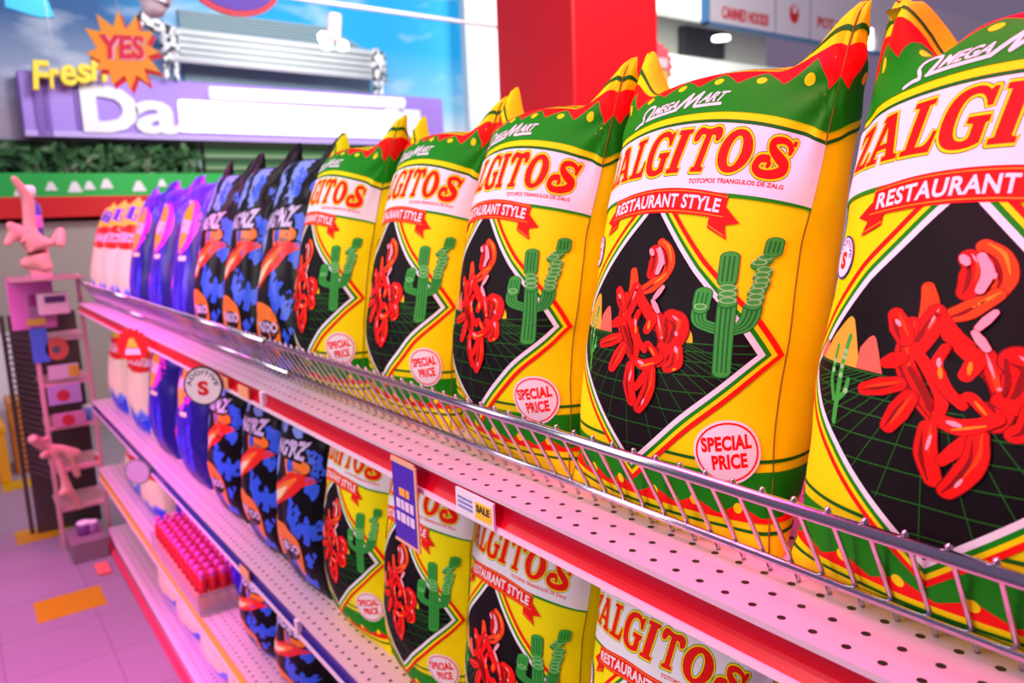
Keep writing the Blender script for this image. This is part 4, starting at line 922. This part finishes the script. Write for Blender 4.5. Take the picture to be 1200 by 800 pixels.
def at_sign(txt, px0, px1, za, zb, b=.04):
    a = on_y(px0, 20, ys)[0]; q = on_y(px1, 20, ys)[0]; bm = bmesh.new()
    sign_text(bm, txt, L(a, ys-.005, za), (1, 0, 0), (0, 0, 1), (0, -1, 0), .006, (q-a)*U, (zb-za)*U, bold=b)
    for v in bm.verts: v.co -= o
    finish(bm, 'lettering', rm, t)
at_sign('CANNED HOODS', 846, 900, z0+.16, z0+.52, .02); at_sign('POT ROASTS', 958, 1014, z0+.45, z0+.80, .02)
q = on_y(931, 0, ys); bm = bmesh.new(); prism(bm, [(.26*U*math.cos(2*math.pi*k/30), .30*U*math.sin(2*math.pi*k/30)) for k in range(30)], L(q[0], ys-.01, z0+.72), (1, 0, 0), (0, 0, 1), (0, -1, 0), .004)
for v in bm.verts: v.co -= o
finish(bm, 'red_emblem', SEALR, t)
q = L(q[0], ys-.03, z0+.85); bm = bmesh.new(); prism(bm, [(.09*U*math.cos(2*math.pi*k/20), .13*U*math.sin(2*math.pi*k/20)) for k in range(20)], q, (1, 0, 0), (0, 0, 1), (0, -1, 0), .003)
for v in bm.verts: v.co -= o
finish(bm, 'emblem_eye', SGW, t)
def far_box(px0, py0, px1, py1, y, d, m, nm, lab, cat):
    a, b = on_y(px0, py1, y), on_y(px1, py0, y); bm = bmesh.new(); hbox(bm, (a[0], y, a[2]), (b[0], y+d, b[2]), .01); tag(finish(bm, nm, m), lab, cat)
far_box(803, 37, 850, 62, 31.4, .58, mat('far_dark', '#3a3c44', .6), 'wall_monitor', 'dark rectangular screen on the far wall right of the red column', 'screen')
p = L(*on_y(845, 45, 24)); bm = bmesh.new(); lathe(bm, [(.06, -.02), (.12, -.02), (.12, .02), (.08, .03)], 24, p); tag(finish(bm, 'round_ceiling_light', mat('far_glow', '#ffffff', .3, emit='#ffffff', es=5)), 'small round glowing light before the dark far screen', 'lamp')
a, b = on_y(742, 92, 28), on_y(1000, 92, 28); bm = bmesh.new(); hbox(bm, (a[0], 28, FLOOR), (b[0], 29, b[2]), .01); tag(finish(bm, 'far_display_case', mat('far_case_white', '#f2f4f2', .5)), 'long white case low in the far background right of the red column', 'display case')
c = on_y(770, 76, 14); t = thing('starburst_sign', 'pale red starburst sign with a yellow lower half, half hidden behind the red column', 'sign', L(*c))
bm = bmesh.new(); prism(bm, [(x*U, y*U) for x, y in burst(16, .60, .50)], (0, 0, 0), (1, 0, 0), (0, 0, 1), (0, -1, 0), .01); finish(bm, 'burst_face', mat('burst_coral', '#e8606c', .5), t)
bm = bmesh.new(); box(bm, (-.4*U, -.004, -.38*U), (.38*U, -.001, -.12*U)); finish(bm, 'yellow_panel', mat('burst_yellow', '#d8c060', .5), t)
bm = bmesh.new(); box(bm, (-.4*U, -.004, -.05*U), (.38*U, -.001, .18*U)); finish(bm, 'white_panel', mat('burst_white', '#e8d0d4', .5), t)

# ------------------------------------------------------------------ end rack with pink rubbery figures at the far end of the aisle
FIG = mat('rubber_pink', '#dca090', .5)
YE = 12.75
t = thing('end_rack', 'dark wire end rack standing at the far left end of the shelving', 'rack', L(1.1, YE+.3, FLOOR)); o = t.location
def rp_(nm, lo, hi, m, bev=.003):
    bm = bmesh.new(); hbox(bm, lo, hi, bev)
    for v in bm.verts: v.co -= t.location
    return finish(bm, nm, m, t)
wm = mat('rack_wire', '#4a3c3a', .5); pm = mat('rack_post_pink', '#e0a0a8', .5)
rp_('post', (.92, YE, FLOOR), (.98, YE+.06, -.6), pm); rp_('post', (1.55, YE, FLOOR), (1.61, YE+.06, -.6), pm); rp_('post', (.6, YE+1.0, FLOOR), (.66, YE+1.06, -1.2), wm)
for k in range(24):
    z = -1.5-k*.09; bm = bmesh.new(); tube(bm, [L(.62, YE+1.0, z)-o, L(.95, YE+.05, z)-o], .004, 5); finish(bm, 'side_wire', wm, t)
for k, z in enumerate((-1.55, -2.2, -2.85, -3.5, -4.1)): rp_('rack_shelf', (.95, YE+.012, z), (1.6, YE+.9, z+.05), pm)
rp_('rack_shelf', (.72, YE-.5, -.645), (1.62, YE+1.0, -.62), mat('rack_top_taupe', '#a08478', .5)); rp_('rack_base', (.98, YE-.75, FLOOR), (1.44, YE, -4.35), mat('rack_base_taupe', '#8a747e', .5))
rp_('back_sheet', (.7, YE+.95, FLOOR), (1.6, YE+.99, -1.2), wm)
cards = [((40, 382), (54, 426), '#4f6ee0', 'narrow blue card on the pink rack post'), ((56, 396), (78, 421), '#d85a50', 'red oval card on the end rack, topmost of its column'), ((58, 425), (92, 446), '#d8b8cc', 'pale card with a yellow corner on the end rack under the red oval'), ((58, 448), (94, 476), '#b890c8', 'lilac card with a red dot on the end rack'), ((64, 480), (100, 502), '#c880a8', 'lowest mauve card on the end rack'), ((15, 324), (60, 388), '#e070c0', 'large pink board standing on the end rack')]
for i, ((xa, ya), (xb, yb), col, lab) in enumerate(cards):
    a, b = on_y(xa, yb, YE-.03), on_y(xb, ya, YE-.03); tt = thing('rack_card', lab, 'card', L((a[0]+b[0])/2, YE-.022, (a[2]+b[2])/2)); w, hh = (b[0]-a[0])/2*U, (b[2]-a[2])/2*U
    bm = bmesh.new()
    if i == 1: prism(bm, [(w*1.1*math.cos(2*math.pi*k/24), hh*1.2*math.sin(2*math.pi*k/24)) for k in range(24)], (0, 0, 0), (1, 0, 0), (0, 0, 1), (0, -1, 0), .008)
    else: box(bm, (-w, 0, -hh), (w, .01, hh), .002)
    finish(bm, 'card_face', mat('card_%d' % i, col, .5), tt)
    if i in (1, 3, 4):
        bm = bmesh.new(); prism(bm, [(w*.4*math.cos(2*math.pi*k/18), w*.4*math.sin(2*math.pi*k/18)) for k in range(18)], (-w*.1, -.002, -hh*.1), (1, 0, 0), (0, 0, 1), (0, -1, 0), .002); finish(bm, 'card_dot', mat('dot_%d' % i, '#c02838' if i > 1 else '#506068', .5), tt)
    if i == 2:
        bm = bmesh.new(); box(bm, (w*.3, -.003, -hh*.8), (w*.95, -.001, hh*.8)); finish(bm, 'yellow_corner', mat('corner_yellow', '#d8a828', .5), tt)
    if i == 5:
        bm = bmesh.new(); box(bm, (-w*.2, -.004, -hh*.7), (w*.9, -.001, hh*.35)); finish(bm, 'board_picture', mat('board_picture', '#b06a98', .5), tt)
        bm = bmesh.new(); box(bm, (-w*.35, -.006, -hh*.85), (w*.5, -.003, -hh*.6)); finish(bm, 'board_caption', mat('board_yellow', '#d8b040', .5), tt)
        bm = bmesh.new(); box(bm, (-w*.1, -.008, -hh*.1), (w*.7, -.003, hh*.35)); finish(bm, 'board_window', mat('board_violet', '#9a2080', .5), tt)
# white open carton on the rack, with a purple slot
a, b = on_y(47, 370, YE-.3), on_y(80, 342, YE-.3); tt = thing('display_carton', 'pale pink carton with a dark purple slot beside the pink board', 'carton', L((a[0]+b[0])/2, YE-.3, (a[2]+b[2])/2)); w, hh = (b[0]-a[0])/2*U, (b[2]-a[2])/2*U
bm = bmesh.new(); box(bm, (-w, 0, -hh), (w, .07, hh), .006); finish(bm, 'carton_body', mat('carton_pink', '#f4c8d4', .5), tt)
bm = bmesh.new(); box(bm, (-w*.6, -.003, hh*.1), (w*.75, .01, hh*.75), .002); finish(bm, 'slot', mat('slot_purple', '#5a2a6a', .5), tt)
def figure(pxs, edges, y, lab, rs):
    P = [tuple(L(*on_y(px, py, y+dy)))+(r*U,) for (px, py, dy), r in zip(pxs, rs)]; c = Vector(P[0][:3])
    P = [tuple(Vector(p[:3])-c)+(p[3],) for p in P]
    o = skin('rubber_figure', P, edges, FIG, None, c); tag(o, lab, 'figure', 'pink rubbery figures on the end rack'); return o
figure([(38, 285, 0), (22, 268, 0), (8, 262, -.1), (48, 305, 0), (62, 285, -.1), (72, 268, -.1), (70, 290, -.2), (22, 310, 0), (58, 318, -.1), (34, 256, 0), (33, 232, 0), (14, 206, -.1), (6, 288, -.1)], [(0, 1), (1, 2), (0, 3), (0, 4), (4, 5), (5, 6), (3, 7), (3, 8), (0, 9), (9, 10), (10, 11), (1, 12)], YE-.4, 'upper pink rubbery figure with raised arms on the end rack', [.13, .10, .035, .12, .05, .06, .065, .08, .07, .08, .085, .035, .035])
figure([(62, 528, 0), (44, 520, -.1), (36, 512, -.2), (48, 535, -.2), (80, 525, 0), (95, 535, 0), (72, 550, -.1), (80, 575, -.1), (70, 580, -.2), (92, 560, 0), (96, 596, -.1), (58, 512, 0)], [(0, 1), (1, 2), (0, 3), (0, 4), (4, 5), (0, 6), (6, 7), (7, 8), (4, 9), (7, 10), (1, 11)], YE-.2, 'lower pink rubbery figure sprawling at the foot of the end rack', [.08, .065, .08, .045, .075, .07, .05, .07, .05, .05, .04, .03])
p = on_y(43, 245, YE-.5); rp_('rack_riser', (p[0]-.13, YE+.02, -.62), (p[0]+.13, YE+.28, -.05), pm); tt = thing('squat_bottle', 'purple squat bottle with a white cap standing between the raised pink arms', 'bottle', L(p[0], YE+.15, -.05))
bm = bmesh.new(); lathe(bm, [(.09*U, 0), (.11*U, .04*U), (.115*U, .42*U), (.05*U, .52*U), (.05*U, .56*U)], 18); finish(bm, 'bottle_body', mat('bottle_purple', '#5a3ac0', .3), tt)
bm = bmesh.new(); lathe(bm, [(.075*U, .56*U), (.08*U, .68*U), (.05*U, .72*U)], 18); finish(bm, 'bottle_cap', SGW, tt)
bm = bmesh.new(); lathe(bm, [(.1165*U, .12*U), (.1175*U, .14*U), (.1175*U, .28*U), (.1165*U, .30*U)], 18); finish(bm, 'bottle_label', mat('bottle_label', '#e070d0', .4), tt)
# bits standing on the rack's lower shelves
for i, (px, py, r, col, lab) in enumerate(((108, 492, .12, '#6aa0e8', 'round blue and white tin on the lower end rack'), (112, 505, .06, '#e85848', 'small red tin under the blue one on the end rack'), (100, 560, .09, '#b070b8', 'mauve tub on the floor end of the rack'), (92, 568, .10, '#7a3a86', 'dark purple tub at the foot of the end rack'))):
    p = on_y(px, py, YE+.2 if i < 2 else YE-.4); tt = thing('round_tin', lab, 'tin', L(p[0], YE+.2 if i < 2 else YE-.4, (-2.80, -3.45, -4.35, -4.35)[i]), 'round tins at the end rack'); bm = bmesh.new()
    lathe(bm, [(r*.9*U, 0), (r*U, .02*U), (r*U, r*1.5*U), (r*.9*U, r*1.6*U)], 18); finish(bm, 'tin_body', mat('tin_%d' % i, col, .35), tt)
    bm = bmesh.new(); lathe(bm, [(r*.95*U, r*1.6*U), (r*.95*U, r*1.8*U), (r*.8*U, r*1.85*U)], 18); finish(bm, 'tin_lid', SGW, tt)
# goods on the floor far left
for i, (px0, py0, px1, py1, y, col, nm, lab, cat) in enumerate(((-4, 395, 17, 532, 18.5, '#e6dce4', 'white_bin', 'tall white bin at the left margin', 'bin'), (17, 470, 30, 532, 17.5, '#c07818', 'paper_sack', 'brown paper sack beside the white bin', 'sack'), (8, 405, 20, 470, 19.35, '#b08a48', 'tan_carton', 'tan carton behind the white bin', 'carton'), (-6, 500, 5, 524, 17.0, '#d8a010', 'yellow_crate', 'yellow crate cut by the left edge of the frame', 'crate'))):
    a, b = on_y(px0, py1, y), on_y(px1, py0, y); bm = bmesh.new(); hbox(bm, (a[0], y, FLOOR), (b[0], y+.8, b[2]), .006)
    tt = thing(nm, lab, cat, L(a[0], y, FLOOR)); 
    for v in bm.verts: v.co -= tt.location
    finish(bm, 'body', mat('goods_%d' % i, col, .5), tt)
    bm = bmesh.new(); hbox(bm, (a[0]-.02, y-.02, b[2]-.12), (b[0]+.02, y+.82, b[2]+.03), .006)
    for v in bm.verts: v.co -= tt.location
    finish(bm, 'rim', mat('goods_rim_%d' % i, col, .4), tt)
a, b = on_y(12, 490, 18.3), on_y(24, 470, 18.3); bm = bmesh.new(); hbox(bm, (a[0], 18.3, a[2]), (b[0], 18.5, b[2]), .006); tag(finish(bm, 'red_carton', SEALR), 'small bright red carton against the white bin', 'carton')

# ------------------------------------------------------------------ lights, world, camera
def area(nm, loc, tgt, sx, sy, power, col, spread=180):
    l = bpy.data.lights.new(nm, 'AREA'); l.shape = 'RECTANGLE'; l.size = sx; l.size_y = sy; l.energy = power; l.color = lin(col)[:3]; l.spread = math.radians(spread)
    o = bpy.data.objects.new(nm, l); COL.objects.link(o); o.location = loc
    o.rotation_euler = (Vector(tgt)-Vector(loc)).to_track_quat('-Z', 'Y').to_euler(); return o
area('front_panel', (-1.35, 1.0, 2.4), (.6, .9, 1.38), .8, 2.6, 41, '#fff8f6')
area('front_panel', (-1.3, 3.2, 2.45), (.6, 2.8, 1.25), .8, 2.0, 22, '#fff2fa')
area('white_panel', (.10, 1.9, 2.95), (.10, 1.9, 0), .28, 4.2, 5, '#ffffff', 120)
area('magenta_tube', (.50, 3.0, 2.9), (.48, 3.0, 0), .8, 3.2, 52, '#ff2ecc', 90)
area('pink_tube', (.52, .2, 2.7), (.5, .2, 0), .8, 2.2, 24, '#ff3a9a', 85)
area('wall_washer', (2.2, 3.9, 3.3), (2.3, 6.6, 2.4), 3.4, .6, 85, '#f4fbff')
area('far_panel', (7.0, 5.3, 3.6), (8.0, 9.0, 3.0), 3.5, 1.0, 420, '#fdfff4')  # added light that brightens the far right background
area('magenta_neon', (-1.6, 2.3, 2.05), (.45, 2.3, .45), .3, 3.0, 10, '#ff3ad0', 34)  # unseen light added across the aisle to pink the lower shelves
area('column_spot', (2.2, 1.2, 3.5), (3.0, 3.0, 2.6), .5, .5, 75, '#fff6f2')  # added light for the near face of the red column
area('aisle_panel', (3.6, 2.6, 3.9), (5.0, 4.8, 3.0), 1.2, .6, 60, '#fffaf6')  # added light that whitens the hanging aisle sign
w = bpy.data.worlds.new('store'); scene.world = w; w.use_nodes = True
w.node_tree.nodes['Background'].inputs[0].default_value = lin('#ccb2e0'); w.node_tree.nodes['Background'].inputs[1].default_value = .28
cam = bpy.data.cameras.new('camera'); cam.sensor_width = 36; cam.lens = 27; cam.clip_start = .02
cam.dof.use_dof = True; cam.dof.focus_distance = .68; cam.dof.aperture_fstop = 6.3
co = bpy.data.objects.new('camera', cam); COL.objects.link(co)
R = np.stack([np.array([AX[0], AY[0], AZ[0]]), -np.array([AX[1], AY[1], AZ[1]]), -np.array([AX[2], AY[2], AZ[2]])], 1)
M4 = Matrix([list(R[i])+[[0, 0, CAMZ][i]] for i in range(3)]+[[0, 0, 0, 1]])
co.matrix_world = M4; scene.camera = co
scene.view_settings.view_transform = 'Standard'; scene.view_settings.look = 'None'; scene.view_settings.gamma = 1; scene.view_settings.use_curve_mapping = False; scene.view_settings.exposure = 0.0

# lettering and small fittings belong to the part that carries them
CARRY = {'channel_lip': 'price_channel', 'channel_joint': 'price_channel', 'script_letter': 'fascia_board', 'fascia_stripe': 'fascia_board', 'fascia_trim': 'fascia_board', 'stretched_letter': 'fascia_board', 'stretched_dot': 'fascia_board',
         'tag_heading': 'tag_card', 'tag_lettering': 'tag_card', 'tag_edge': 'tag_card', 'sale_patch': 'tag_card', 'sale_lettering': 'tag_card', 'small_print': 'tag_card', 'arc_lettering': 'face', 'letter': 'face fascia_board', 'lettering': 'face sign_box',
         'emblem': 'card', 'emblem_base': 'card', 'card_dot': 'card_face', 'yellow_corner': 'card_face', 'board_picture': 'card_face', 'board_caption': 'card_face', 'board_window': 'card_face', 'slot': 'carton_body', 'bottle_label': 'bottle_body',
         'sign_frame': 'sign_box', 'sign_divider': 'sign_box', 'red_emblem': 'sign_box', 'emblem_eye': 'sign_box', 'bulb': 'lamp_barrel', 'yellow_panel': 'burst_face', 'white_panel': 'burst_face', 'stretched_patch': 'stretched_body'}
base = lambda n: n.rsplit('.', 1)[0] if n[-3:].isdigit() else n
for root in [o for o in scene.objects if o.parent is None and o.type == 'EMPTY']:
    kids = list(root.children)
    for k in kids:
        for want in CARRY.get(base(k.name), '').split():
            h = [q for q in kids if base(q.name) == want]
            if h: k.parent = h[0]; break
